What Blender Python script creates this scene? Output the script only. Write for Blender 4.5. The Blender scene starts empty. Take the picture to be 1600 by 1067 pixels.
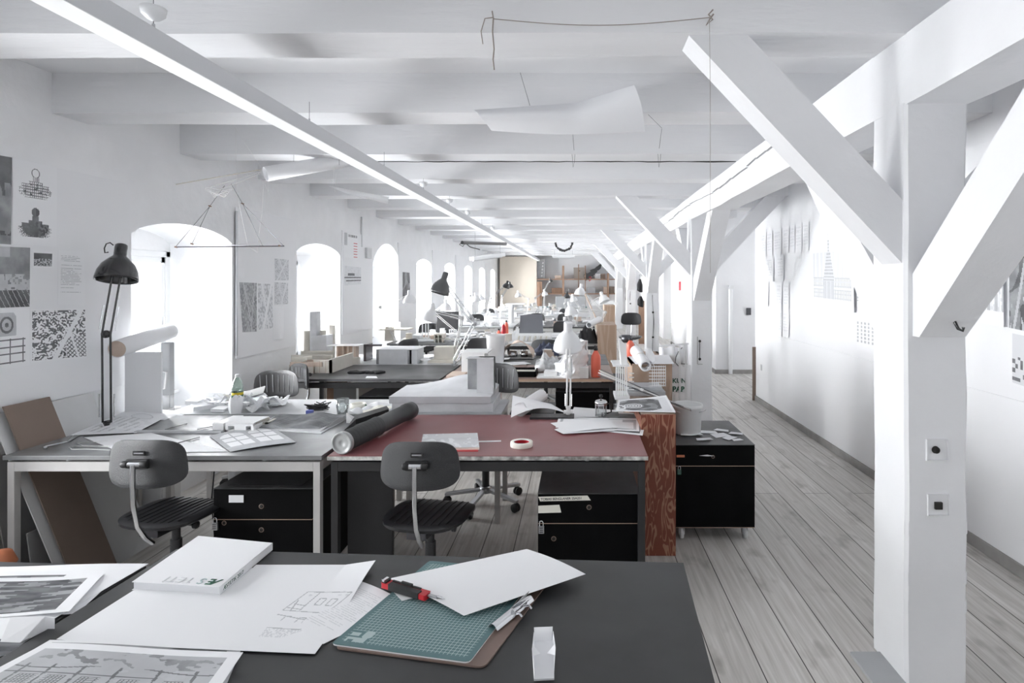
import bpy, bmesh, math, random
from mathutils import Vector, Matrix, noise
C = bpy.context.scene.collection
R = math.radians
PI = math.pi
rnd = random.Random(7)
F = 889.0; VX = 902.0; VY = 440.0; CH = 1.6      # lens in pixels, vanishing point of the room, eye height

def at(px, py, Y):                # point of the room at depth Y seen at a pixel
    return Vector(((px-VX)/F*Y, Y, CH-(py-VY)/F*Y))
def onz(px, py, z=.732):          # point on a horizontal surface
    Y = (CH-z)*F/(py-VY)
    return Vector(((px-VX)/F*Y, Y, z))
def onx(px, py, X):               # point on a side wall
    Y = X*F/(px-VX)
    return Vector((X, Y, CH-(py-VY)/F*Y))

# ------------------------------------------------------------------ materials
def mat(name, col, rough=.6, metal=0., var=0., vscale=6., bump=0., bscale=40., col2=None, coat=0., stretch=None, spec=.5):
    m = bpy.data.materials.new(name); m.use_nodes = True
    nt = m.node_tree; b = nt.nodes['Principled BSDF']
    b.inputs['Roughness'].default_value = rough; b.inputs['Metallic'].default_value = metal
    b.inputs['Specular IOR Level'].default_value = spec
    if coat: b.inputs['Coat Weight'].default_value = coat; b.inputs['Coat Roughness'].default_value = .15
    c = (*col, 1)
    b.inputs['Base Color'].default_value = c
    if var or col2 or bump:
        tc = nt.nodes.new('ShaderNodeTexCoord'); mp = nt.nodes.new('ShaderNodeMapping')
        nt.links.new(tc.outputs['Object'], mp.inputs['Vector'])
        if stretch: mp.inputs['Scale'].default_value = stretch
    if var or col2:
        n = nt.nodes.new('ShaderNodeTexNoise'); n.inputs['Scale'].default_value = vscale; n.inputs['Detail'].default_value = 5
        nt.links.new(mp.outputs[0], n.inputs['Vector'])
        r = nt.nodes.new('ShaderNodeValToRGB'); nt.links.new(n.outputs['Fac'], r.inputs['Fac'])
        r.color_ramp.elements[0].position = .35; r.color_ramp.elements[1].position = .65
        c2 = col2 if col2 else tuple(max(0, v*(1-var)) for v in col)
        r.color_ramp.elements[0].color = (*c2, 1); r.color_ramp.elements[1].color = c
        nt.links.new(r.outputs[0], b.inputs['Base Color'])
    if bump:
        n2 = nt.nodes.new('ShaderNodeTexNoise'); n2.inputs['Scale'].default_value = bscale; n2.inputs['Detail'].default_value = 6
        nt.links.new(mp.outputs[0], n2.inputs['Vector'])
        bp = nt.nodes.new('ShaderNodeBump'); bp.inputs['Strength'].default_value = bump; bp.inputs['Distance'].default_value = .01
        nt.links.new(n2.outputs['Fac'], bp.inputs['Height']); nt.links.new(bp.outputs[0], b.inputs['Normal'])
    return m

def glassmat(name, tint=(1, 1, 1), gloss=.12):
    m = bpy.data.materials.new(name); m.use_nodes = True; nt = m.node_tree
    for n in list(nt.nodes): nt.nodes.remove(n)
    o = nt.nodes.new('ShaderNodeOutputMaterial'); mx = nt.nodes.new('ShaderNodeMixShader')
    t = nt.nodes.new('ShaderNodeBsdfTransparent'); g = nt.nodes.new('ShaderNodeBsdfGlossy')
    t.inputs[0].default_value = (*tint, 1); g.inputs['Roughness'].default_value = .05
    lw = nt.nodes.new('ShaderNodeLayerWeight'); lw.inputs[0].default_value = .25
    mm = nt.nodes.new('ShaderNodeMath'); mm.operation = 'MULTIPLY_ADD'; mm.inputs[1].default_value = .6; mm.inputs[2].default_value = gloss*.3
    nt.links.new(lw.outputs['Fresnel'], mm.inputs[0]); nt.links.new(mm.outputs[0], mx.inputs[0])
    nt.links.new(t.outputs[0], mx.inputs[1]); nt.links.new(g.outputs[0], mx.inputs[2]); nt.links.new(mx.outputs[0], o.inputs[0])
    return m

def plankmat():
    m = bpy.data.materials.new('floor_planks'); m.use_nodes = True; nt = m.node_tree; N = nt.nodes; L = nt.links
    b = N['Principled BSDF']; b.inputs['Roughness'].default_value = .55
    tc = N.new('ShaderNodeTexCoord'); mp = N.new('ShaderNodeMapping'); mp.inputs['Rotation'].default_value = (0, 0, R(90))
    L.new(tc.outputs['Object'], mp.inputs[0])
    br = N.new('ShaderNodeTexBrick'); L.new(mp.outputs[0], br.inputs[0])
    br.inputs['Scale'].default_value = 1; br.inputs['Brick Width'].default_value = 4.3; br.inputs['Row Height'].default_value = .19
    br.inputs['Mortar Size'].default_value = .0028; br.inputs['Mortar Smooth'].default_value = .3; br.inputs['Bias'].default_value = 0
    br.offset = .37; br.offset_frequency = 2
    br.inputs['Color1'].default_value = (.50, .485, .465, 1); br.inputs['Color2'].default_value = (.60, .585, .565, 1)
    br.inputs['Mortar'].default_value = (.035, .03, .027, 1)
    g = N.new('ShaderNodeTexNoise'); gm = N.new('ShaderNodeMapping'); gm.inputs['Scale'].default_value = (34, 1.6, 1)
    L.new(tc.outputs['Object'], gm.inputs[0]); L.new(gm.outputs[0], g.inputs[0]); g.inputs['Scale'].default_value = 1.4; g.inputs['Detail'].default_value = 8; g.inputs['Distortion'].default_value = .6
    gr = N.new('ShaderNodeValToRGB'); gr.color_ramp.elements[0].position = .3; gr.color_ramp.elements[1].position = .72
    gr.color_ramp.elements[0].color = (.74, .725, .705, 1); gr.color_ramp.elements[1].color = (1.1, 1.1, 1.1, 1)
    L.new(g.outputs['Fac'], gr.inputs[0])
    mu = N.new('ShaderNodeMixRGB'); mu.blend_type = 'MULTIPLY'; mu.inputs[0].default_value = 1
    L.new(br.outputs['Color'], mu.inputs[1]); L.new(gr.outputs[0], mu.inputs[2])
    k = N.new('ShaderNodeTexNoise'); km = N.new('ShaderNodeMapping'); km.inputs['Scale'].default_value = (3.2, 1.6, 1)
    L.new(tc.outputs['Object'], km.inputs[0]); L.new(km.outputs[0], k.inputs[0]); k.inputs['Scale'].default_value = 2.2; k.inputs['Detail'].default_value = 3
    kr = N.new('ShaderNodeValToRGB'); kr.color_ramp.elements[0].position = .24; kr.color_ramp.elements[1].position = .42
    kr.color_ramp.elements[0].color = (.5, .48, .46, 1); kr.color_ramp.elements[1].color = (1, 1, 1, 1)
    L.new(k.outputs['Fac'], kr.inputs[0])
    mu2 = N.new('ShaderNodeMixRGB'); mu2.blend_type = 'MULTIPLY'; mu2.inputs[0].default_value = .8
    L.new(mu.outputs[0], mu2.inputs[1]); L.new(kr.outputs[0], mu2.inputs[2]); L.new(mu2.outputs[0], b.inputs['Base Color'])
    bp = N.new('ShaderNodeBump'); bp.inputs['Strength'].default_value = .35; bp.inputs['Distance'].default_value = .004
    L.new(br.outputs['Fac'], bp.inputs['Height']); bp.invert = True; L.new(bp.outputs[0], b.inputs['Normal'])
    return m

def plymat(name, c1, c2, sc=(5, 5, 1.3), dist=3.0, w=2.4):
    m = bpy.data.materials.new(name); m.use_nodes = True; nt = m.node_tree; N = nt.nodes; L = nt.links
    b = N['Principled BSDF']; b.inputs['Roughness'].default_value = .55
    tc = N.new('ShaderNodeTexCoord'); mp = N.new('ShaderNodeMapping'); mp.inputs['Scale'].default_value = sc
    L.new(tc.outputs['Object'], mp.inputs[0])
    n = N.new('ShaderNodeTexNoise'); n.inputs['Scale'].default_value = w; n.inputs['Detail'].default_value = 1.5; n.inputs['Distortion'].default_value = dist*.3
    L.new(mp.outputs[0], n.inputs[0])
    mm = N.new('ShaderNodeMath'); mm.operation = 'MULTIPLY'; mm.inputs[1].default_value = 34; L.new(n.outputs['Fac'], mm.inputs[0])
    sn = N.new('ShaderNodeMath'); sn.operation = 'SINE'; L.new(mm.outputs[0], sn.inputs[0])
    r = N.new('ShaderNodeValToRGB'); r.color_ramp.elements[0].position = .35; r.color_ramp.elements[1].position = .75
    r.color_ramp.elements[0].color = (*c1, 1); r.color_ramp.elements[1].color = (*c2, 1)
    L.new(sn.outputs[0], r.inputs[0]); L.new(r.outputs[0], b.inputs['Base Color'])
    return m

M = {}
def defm(key, *a, **k): M[key] = mat(key, *a, **k)
defm('wall', (.855, .86, .875), .85, var=.05, vscale=1.5, bump=.25, bscale=9)
defm('wall_rough', (.88, .885, .895), .85, var=.06, vscale=2.5, bump=.6, bscale=12)
defm('ceil', (.87, .875, .885), .8, var=.04, vscale=1.2, bump=.15, bscale=14)
defm('timber', (.82, .825, .84), .55, var=.06, vscale=1.8, bump=.5, bscale=11)
defm('beamw', (.81, .815, .83), .7, var=.07, vscale=1.5, bump=.55, bscale=13, stretch=(.25, 1.6, 1.6))
defm('board', (.87, .875, .89), .7, var=.03, vscale=1.2)
defm('rail', (.66, .67, .69), .45)
defm('base', (.34, .33, .32), .7, var=.25, vscale=5)
defm('crack', (.03, .028, .026), .95)
defm('blacktop', (.042, .043, .045), .42, var=.35, vscale=5, spec=.45)
defm('greytop', (.22, .225, .23), .26, var=.3, vscale=4)
defm('redtop', (.20, .052, .056), .38, col2=(.25, .11, .115), vscale=1.6)
defm('lighttop', (.50, .51, .52), .3, var=.12, vscale=4)
defm('woodtop', (.26, .18, .15), .45, var=.2, vscale=6)
defm('greyframe', (.52, .51, .50), .5, var=.06)
defm('blackframe', (.02, .02, .021), .45)
defm('whiteframe', (.7, .7, .7), .5)
defm('chipped', (.72, .73, .69), .7, col2=(.2, .19, .18), vscale=22)
defm('chip_edge', (.62, .63, .62), .6, var=.3, vscale=25)
defm('blackply', (.004, .004, .0045), .6, var=.3, vscale=9, spec=.08)
defm('dustyblack', (.045, .046, .048), .45, col2=(.10, .10, .105), vscale=4)
defm('plyedge', (.42, .30, .22), .7)
defm('blackplastic', (.022, .022, .024), .38, bump=.3, bscale=260)
defm('chairgrey', (.035, .036, .039), .42, bump=.5, bscale=320)
defm('seatgrey', (.016, .016, .018), .3)
defm('chrome', (.72, .73, .75), .16, metal=1)
defm('steel', (.5, .51, .53), .32, metal=1)
defm('darksteel', (.12, .12, .13), .35, metal=1)
defm('lampblack', (.018, .018, .02), .22, coat=.5)
defm('lampgrey', (.07, .072, .075), .3, coat=.3)
defm('lampwhite', (.80, .81, .82), .35, coat=.2)
defm('paper', (.87, .875, .89), .8)
defm('paper2', (.76, .77, .79), .8)
defm('papergrey', (.52, .53, .55), .8, var=.15, vscale=7)
defm('ink', (.05, .05, .055), .8)
defm('inkmid', (.22, .225, .235), .8, var=.35, vscale=18)
defm('inklight', (.55, .56, .58), .8, var=.12, vscale=25)
defm('inkfaint', (.70, .71, .73), .8)
defm('photodark', (.07, .072, .078), .5, col2=(.16, .165, .17), vscale=9)
defm('photomid', (.20, .205, .215), .55, col2=(.34, .35, .36), vscale=12)
defm('photogloss', (.07, .073, .08), .2, col2=(.22, .225, .235), vscale=5, stretch=(2, 7, 1))
defm('foam', (.80, .805, .81), .8)
defm('foamgrey', (.50, .51, .53), .85, var=.12, vscale=8)
defm('concretecard', (.66, .67, .69), .85, var=.14, vscale=7)
defm('basswood', (.66, .63, .57), .75, var=.06, vscale=12)
defm('balsa', (.62, .50, .42), .75, var=.1, vscale=12)
defm('brownply', (.30, .185, .125), .65, var=.2, vscale=9, stretch=(3, 3, .6))
defm('cardboard', (.215, .165, .135), .85, var=.06)
defm('cardlight', (.37, .335, .305), .85)
defm('greyboard', (.30, .30, .30), .85, var=.05)
defm('lightboard', (.62, .625, .63), .85, var=.05)
defm('beige', (.64, .585, .51), .8, var=.03, vscale=2)
defm('orange', (.80, .17, .11), .4)
defm('orangewood', (.50, .17, .08), .55)
defm('red', (.50, .02, .03), .35)
defm('blackrub', (.015, .015, .016), .55)
defm('mat_green', (.10, .19, .20), .55, var=.08, vscale=5)
defm('matline', (.42, .52, .52), .6)
defm('masonite', (.22, .155, .13), .5, var=.15, vscale=8)
defm('green', (.02, .10, .06), .6)
defm('yellow', (.55, .42, .02), .6)
defm('blue', (.10, .13, .42), .5)
defm('denim', (.06, .07, .115), .85, var=.3, vscale=14)
defm('blackcloth', (.016, .016, .018), .9, var=.2, vscale=14)
defm('plasticbag', (.66, .67, .68), .3, var=.35, vscale=18)
defm('bucket', (.74, .75, .75), .4)
defm('twine', (.32, .28, .25), .9)
defm('thread', (.78, .78, .78), .9)
defm('greywall', (.33, .335, .34), .85)
defm('graypanel', (.17, .175, .195), .75, var=.06, vscale=9)
defm('tube', (.045, .047, .048), .5, var=.1)
defm('tubecap', (.36, .37, .37), .35)
defm('tapepaper', (.86, .84, .76), .7)
defm('frost', (.60, .61, .62), .5)
defm('concrete_f', (.42, .43, .44), .9, var=.1)
M['floor'] = plankmat()
M['ply_red'] = plymat('ply_red', (.165, .038, .018), (.32, .155, .095), sc=(15, 15, 3.2), w=1.4)
M['ply_top'] = plymat('ply_top', (.30, .22, .17), (.44, .35, .28), sc=(1.5, 7, 7), w=1.5)
M['ply_pale'] = plymat('ply_pale', (.36, .25, .18), (.42, .31, .235), sc=(3, 3, .7), w=1.2)
M['glass'] = glassmat('glass')
M['clear'] = glassmat('clear', (.93, .95, .95), .5)
M['petgreen'] = glassmat('petgreen', (.80, .93, .86), .5)

# ------------------------------------------------------------------ mesh builder
class MB:
    def __init__(s): s.v = []; s.f = []; s.m = []; s.sm = []
    def add(s, vs, fs, m=0, sm=False):
        o = len(s.v); s.v += [Vector(v) for v in vs]
        for f in fs: s.f.append(tuple(i+o for i in f)); s.m.append(m); s.sm.append(sm)
        return s
    def box(s, x0, x1, y0, y1, z0, z1, m=0):
        vs = [(x, y, z) for z in (z0, z1) for y in (y0, y1) for x in (x0, x1)]
        return s.add(vs, [(0, 2, 3, 1), (4, 5, 7, 6), (0, 1, 5, 4), (2, 6, 7, 3), (0, 4, 6, 2), (1, 3, 7, 5)], m)
    def obox(s, c, sx, sy, sz, rz=0, rx=0, ry=0, m=0):      # box centred at c, rotated
        mt = Matrix.Translation(Vector(c)) @ Matrix.Rotation(rz, 4, 'Z') @ Matrix.Rotation(ry, 4, 'Y') @ Matrix.Rotation(rx, 4, 'X')
        t = MB().box(-sx/2, sx/2, -sy/2, sy/2, -sz/2, sz/2)
        return s.add([mt @ v for v in t.v], t.f, m)
    def bar(s, p, q, w, h, m=0, up=(0, 0, 1)):               # rectangular bar from p to q
        p = Vector(p); q = Vector(q); d = (q-p).normalized(); u = Vector(up)
        if abs(d.dot(u)) > .98: u = Vector((0, 1, 0))
        a = d.cross(u).normalized(); b = a.cross(d).normalized()
        vs = [e + a*(i*w/2) + b*(j*h/2) for e in (p, q) for (i, j) in ((-1, -1), (1, -1), (1, 1), (-1, 1))]
        return s.add(vs, [(0, 1, 2, 3), (7, 6, 5, 4), (0, 4, 5, 1), (1, 5, 6, 2), (2, 6, 7, 3), (3, 7, 4, 0)], m)
    def tube(s, pts, r, n=8, m=0, closed=False):
        pts = [Vector(p) for p in pts]; rs = r if isinstance(r, (list, tuple)) else [r]*len(pts)
        prev = None; vs = []
        for i, p in enumerate(pts):
            if closed: d = (pts[(i+1) % len(pts)] - pts[i-1]).normalized()
            else: d = (pts[min(i+1, len(pts)-1)] - pts[max(i-1, 0)]).normalized()
            if prev is None:
                u = Vector((0, 0, 1)) if abs(d.z) < .9 else Vector((1, 0, 0))
                a = d.cross(u).normalized()
            else: a = (prev - d*prev.dot(d)).normalized()
            prev = a; b = d.cross(a)
            for k in range(n):
                t = 2*PI*k/n; vs.append(p + (a*math.cos(t) + b*math.sin(t))*rs[i])
        fs = []; L = len(pts)
        for i in range(L if closed else L-1):
            for k in range(n):
                j = (i+1) % L; fs.append((i*n+k, i*n+(k+1) % n, j*n+(k+1) % n, j*n+k))
        o = s.add(vs, fs, m, True)
        if not closed: s.add([vs[k] for k in range(n)], [tuple(range(n))[::-1]], m); s.add([vs[(L-1)*n+k] for k in range(n)], [tuple(range(n))], m)
        return s
    def cyl(s, p, q, r, n=16, m=0, r2=None): return s.tube([p, q], [r, r if r2 is None else r2], n, m)
    def lathe(s, prof, c=(0, 0, 0), axis=(0, 0, 1), n=24, m=0, sm=True):   # prof: (radius, height)
        ax = Vector(axis).normalized(); u = Vector((1, 0, 0)) if abs(ax.x) < .9 else Vector((0, 1, 0))
        a = ax.cross(u).normalized(); b = ax.cross(a); c = Vector(c); vs = []; fs = []
        for (r, h) in prof:
            for k in range(n):
                t = 2*PI*k/n; vs.append(c + ax*h + (a*math.cos(t)+b*math.sin(t))*max(r, 1e-5))
        for i in range(len(prof)-1):
            for k in range(n): fs.append((i*n+k, i*n+(k+1) % n, (i+1)*n+(k+1) % n, (i+1)*n+k))
        return s.add(vs, fs, m, sm)
    def poly(s, pts, m=0): return s.add(pts, [tuple(range(len(pts)))], m)
    def prism(s, pts, d, m=0, ms=None):                    # planar outline extruded by vector d
        pts = [Vector(p) for p in pts]; d = Vector(d); n = len(pts)
        s.add(pts, [tuple(range(n))[::-1]], m); s.add([p+d for p in pts], [tuple(range(n))], m)
        s.add(pts+[p+d for p in pts], [(i, (i+1) % n, n+(i+1) % n, n+i) for i in range(n)], m if ms is None else ms)
        return s
    def grid(s, fn, nu, nv, m=0, thick=0.0, sm=True):       # surface from fn(u,v)
        vs = [Vector(fn(i/nu, j/nv)) for j in range(nv+1) for i in range(nu+1)]
        q = [(j*(nu+1)+i, j*(nu+1)+i+1, (j+1)*(nu+1)+i+1, (j+1)*(nu+1)+i) for j in range(nv) for i in range(nu)]
        s.add(vs, q, m, sm)
        if thick:
            e = .01; ws = []
            for j in range(nv+1):
                for i in range(nu+1):
                    u, v = i/nu, j/nv
                    du = Vector(fn(min(u+e, 1), v))-Vector(fn(max(u-e, 0), v)); dv = Vector(fn(u, min(v+e, 1)))-Vector(fn(u, max(v-e, 0)))
                    nn = du.cross(dv); nn = nn.normalized() if nn.length > 1e-12 else Vector((0, 0, 1))
                    ws.append(vs[j*(nu+1)+i] - nn*thick)
            s.add(ws, [f[::-1] for f in q], m, sm)
            N = len(vs); b = [i for i in range(nu+1)] + [(j)*(nu+1)+nu for j in range(1, nv+1)] + [nv*(nu+1)+i for i in range(nu-1, -1, -1)] + [j*(nu+1) for j in range(nv-1, 0, -1)]
            s.add(vs+ws, [(b[k], N+b[k], N+b[(k+1) % len(b)], b[(k+1) % len(b)]) for k in range(len(b))], m)
        return s
    def xf(s, mt):
        s.v = [mt @ v for v in s.v]; return s
    def build(s, name, mats, parent=None, world=False, origin=None, bevel=0, smooth=False, sub=0):
        me = bpy.data.meshes.new(name)
        off = Vector((0, 0, 0)); mt = None
        if parent is not None and world: mt = wmat(parent).inverted()
        elif origin is not None: off = Vector(origin)
        vs = [(mt @ v) if mt else (v-off) for v in s.v]
        me.from_pydata([tuple(v) for v in vs], [], s.f)
        if not isinstance(mats, (list, tuple)): mats = [mats]
        for x in mats: me.materials.append(M[x] if isinstance(x, str) else x)
        me.polygons.foreach_set('material_index', s.m)
        me.polygons.foreach_set('use_smooth', [bool(x or smooth) for x in s.sm])
        me.update()
        o = bpy.data.objects.new(name, me); C.objects.link(o)
        if parent is not None: o.parent = parent
        elif origin is not None: o.location = origin
        if bevel:
            b = o.modifiers.new('bevel', 'BEVEL'); b.width = bevel; b.segments = 2; b.limit_method = 'ANGLE'; b.angle_limit = R(40)
        if sub:
            b = o.modifiers.new('sub', 'SUBSURF'); b.levels = sub; b.render_levels = sub
        return o

def wmat(o):
    m = Matrix.Translation(o.location) @ o.rotation_euler.to_matrix().to_4x4() @ Matrix.Diagonal((*o.scale, 1))
    return (wmat(o.parent) @ m) if o.parent else m
def tag(o, label=None, cat=None, group=None, kind=None):
    if label: o['label'] = label
    if cat: o['category'] = cat
    if group: o['group'] = group
    if kind: o['kind'] = kind
    return o
def thing(name, label, cat, loc=(0, 0, 0), rz=0, group=None):
    o = bpy.data.objects.new(name, None); C.objects.link(o); o.location = loc; o.rotation_euler = (0, 0, rz)
    o.empty_display_size = .1
    return tag(o, label, cat, group)
def dup(root, loc, rz, label=None, group=None):
    def cp(o, par):
        c = o.copy(); C.objects.link(c); c.parent = par
        for ch in [x for x in bpy.data.objects if x.parent == o]: cp(ch, c)
        return c
    r = cp(root, None); r.location = loc; r.rotation_euler = (0, 0, rz)
    if label: r['label'] = label
    if group: r['group'] = group
    return r

def struct(mb, name, mats, label=None, **k):
    o = mb.build(name, mats, **k); o['kind'] = 'structure'
    if label: o['label'] = label
    return o
# ------------------------------------------------------------------ room shell
WIN_W, REAR_W = 116, 12
XL, XR, YB, YE = -3.01, 2.41, -4.5, 22.0
ZC, ZB = 2.81, 2.58
struct(MB().box(-3.7, 4.6, YB, YE+.3, -.1, 0), 'floor', 'floor')
struct(MB().box(-3.7, 4.6, YB, YE+.3, ZC, ZC+.1), 'ceiling', 'ceil')
# left wall with deep arched window niches
W0, WP, WW = 3.84, 2.26, 1.12
wins = [W0+WP*k for k in range(-3, 8)]
SILL = .52
wl = MB()
def archz(t, spring, crown): return spring + (crown-spring)*(1-(2*t-1)**2)**.75
edge = YB
for i, y0 in enumerate(wins):
    y1 = y0+WW; sp, cr = (1.93, 2.04)
    if i == 5: y1 += .2; sp, cr = 1.86, 2.2
    wl.box(-3.66, XL, edge, y0, 0, 2.5)
    wl.box(-3.66, XL, y0, y1, 0, SILL)
    pts = [(XL, y0, 2.5)] + [(XL, y0+(y1-y0)*k/16, archz(k/16, sp, cr)) for k in range(17)] + [(XL, y1, 2.5)]
    wl.prism(pts, (-.65, 0, 0))
    edge = y1
    # recessed panel above the window frame
    wl.box(-3.66, -3.55, y0, y1, 1.86, 2.25)
    wr = thing('window_%d' % (i+1), None, None, (-3.59, (y0+y1)/2, SILL)); wr['kind'] = 'structure'
    f = MB(); a, b = y0+.01, y1-.01; zb, zt = .66, 1.86
    f.box(-3.62, -3.54, a, a+.05, zb, zt).box(-3.62, -3.54, b-.05, b, zb, zt).box(-3.62, -3.54, a, b, zt-.05, zt).box(-3.62, -3.54, a, b, zb, zb+.05)
    f.box(-3.62, -3.52, (a+b)/2-.04, (a+b)/2+.04, zb, zt)
    f.build('window_frame', 'lampwhite', wr, world=True, bevel=.004)
    for s0, s1 in ((a+.05, (a+b)/2-.04), ((a+b)/2+.04, b-.05)):
        g = MB(); g.box(-3.61, -3.55, s0, s0+.045, zb+.05, zt-.05).box(-3.61, -3.55, s1-.045, s1, zb+.05, zt-.05).box(-3.61, -3.55, s0, s1, zb+.05, zb+.10).box(-3.61, -3.55, s0, s1, zt-.10, zt-.05)
        sa = g.build('sash', 'lampwhite', wr, world=True, bevel=.003)
        MB().box(-3.583, -3.579, s0+.04, s1-.04, zb+.1, zt-.1).build('pane', 'glass', sa, world=True)
        MB().bar((-3.54, s1-.02, 1.2), (-3.54, s1-.02, 1.3), .015, .012).build('window_handle', 'lampwhite', sa, world=True)
    MB().box(-3.66, -3.54, y0, y1, SILL, .66).box(-3.57, -3.46, y0+.01, y1-.01, .64, .665).build('window_sill', 'lampwhite', wr, world=True, bevel=.003)
wl.box(-3.66, XL, edge, YE+.3, 0, 2.5)
wl.box(-3.66, -3.05, YB, YE+.3, 2.5, ZC)
struct(wl, 'wall_left', 'wall_rough')
# right wall, an opening to a side passage, the wall beyond it
struct(MB().box(XR, XR+.15, YB, 7.69, 0, ZC), 'wall_right', 'wall')
struct(MB().box(XR, XR+.2, 9.9, 14.6, 0, ZC).box(XR, XR+.2, 15.9, YE, 0, ZC), 'wall_right_far', 'wall')
struct(MB().box(XR+.15, 4.6, 7.54, 7.69, 0, ZC).box(XR+.2, 4.6, 9.9, 10.05, 0, ZC).box(4.45, 4.6, 7.69, 8.2, 0, ZC).box(4.45, 4.6, 9.3, 9.9, 0, ZC).box(4.45, 4.6, 8.2, 9.3, 0, .9).box(4.45, 4.6, 8.2, 9.3, 2.1, ZC), 'wall_passage', 'wall')
struct(MB().box(XR-.02, XR, YB, 7.69, 0, .07), 'baseboard_right', 'base', bevel=.004)
struct(MB().box(XR-.02, XR, 9.9, 14.6, 0, .07).box(XR-.02, 4.45, 9.88, 9.9, 0, .07), 'baseboard_passage', 'base')
struct(MB().box(XR-.006, XR+.001, YB, 7.69, .955, 2.42).box(XR-.006, XR+.001, YB, 7.69, .07, .951), 'trim_1', 'board', label='large white painted boards facing the right wall')
struct(MB().box(-3.7, 4.6, YE, YE+.3, 0, ZC), 'wall_back', 'wall')
# pin boards on the piers of the left wall
for i in range(-1, 8):
    y0 = wins[i+3]-1.14 if i > -1 else 1.0
    y1 = wins[i+3]-.03 if i > -1 else 1.5
    if i == 0: y0 = 2.8
    if i > -1:
        b = MB().box(XL, XL+.016, y0+.04, y1, .92, 2.255)
        o = b.build('pin_board', 'board', origin=(XL, (y0+y1)/2, .92), bevel=.002)
        lab = {0: 'white painted pin board covered with prints left of the nearest window', 1: 'white pin board between the first and second arched windows', 2: 'white pin board with calendar between second and third windows'}.get(i, 'white pin board on the window wall, %s beyond the first three' % {3: 'nearest', 4: 'second', 5: 'third', 6: 'fourth', 7: 'last'}.get(i))
        tag(o, lab, 'pin board', 'pin boards on the window wall'); o['kind'] = 'thing'
# ceiling beams every 1.0625 m, resting on the long girder
def wob(mb, a):
    for k, v in enumerate(mb.v): v += Vector(noise.noise_vector(v*1.3))*a
    return mb
k0 = -6
for k in range(k0, 19):
    y = 2.24+1.0625*k
    mb = MB(); n = 12
    prof = [(y, ZB), (y+.25, ZB), (y+.25, ZC+.01), (y, ZC+.01)]
    vs = []
    for i in range(n+1):
        x = -3.05+(XR+3.05+.01)*i/n
        for (yy, zz) in prof:
            d = Vector(noise.noise_vector(Vector((x*.9, yy*3, zz*3))))*.012 if zz < ZC else Vector((0, 0, 0))
            vs.append((x, yy+d.y, zz+d.z*.6))
    fs = [(i*4+j, i*4+(j+1) % 4, (i+1)*4+(j+1) % 4, (i+1)*4+j) for i in range(n) for j in range(4)]
    mb.add(vs, fs)
    b = struct(mb, 'ceiling_beam', 'beamw', label='white painted ceiling beam crossing the room', origin=(0, y+.125, ZB)); b['group'] = 'ceiling beams'; b['category'] = 'beam'
    if k == 2:
        cr = MB(); r2 = random.Random(3); xs = [-1.65+.06*i for i in range(50)]
        top = []; bot = []
        for i, x in enumerate(xs):
            zc = ZB-.004+r2.uniform(-.002, .002); w = .002+.005*abs(noise.noise(Vector((x*2.3, 1, 1))))*2
            top.append((x, y+.262, zc+w)); bot.append((x, y+.262, zc-w))
        cr.prism(top+bot[::-1], (0, .006, 0)); cr.build('crack', 'crack', b, world=True)
# girder
g = MB(); n = 60; r2 = random.Random(5); vs = []
for i in range(n+1):
    y = YB+(YE-YB)*i/n
    for (x, z) in ((1.298, 2.304), (1.544, 2.304), (1.544, 2.582), (1.298, 2.582)):
        d = noise.noise_vector(Vector((x*4, y*1.7, z*4)))*.012
        vs.append((x+d.x, y, z+(d.z if z < 2.5 else -abs(d.z)*1.5)))
g.add(vs, [(i*4+j, (i+1)*4+j, (i+1)*4+(j+1) % 4, i*4+(j+1) % 4) for i in range(n) for j in range(4)])
gr = struct(g, 'beam_girder', 'timber', label='long white girder running down the room over the posts'); gr.name = 'girder_beam'
c = MB(); y = 3.0
for i in range(26):
    y2 = y+.22; a = 2.47+.02*math.sin(y*2.1)+r2.uniform(-.01, .01); b2 = 2.47+.02*math.sin(y2*2.1)
    c.prism([(1.281, y, a-.0012), (1.281, y2, b2-.0012), (1.281, y2, b2+.0012), (1.281, y, a+.0012)], (.03, 0, 0)); y = y2
c.build('crack', 'concrete_f', gr)
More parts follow.
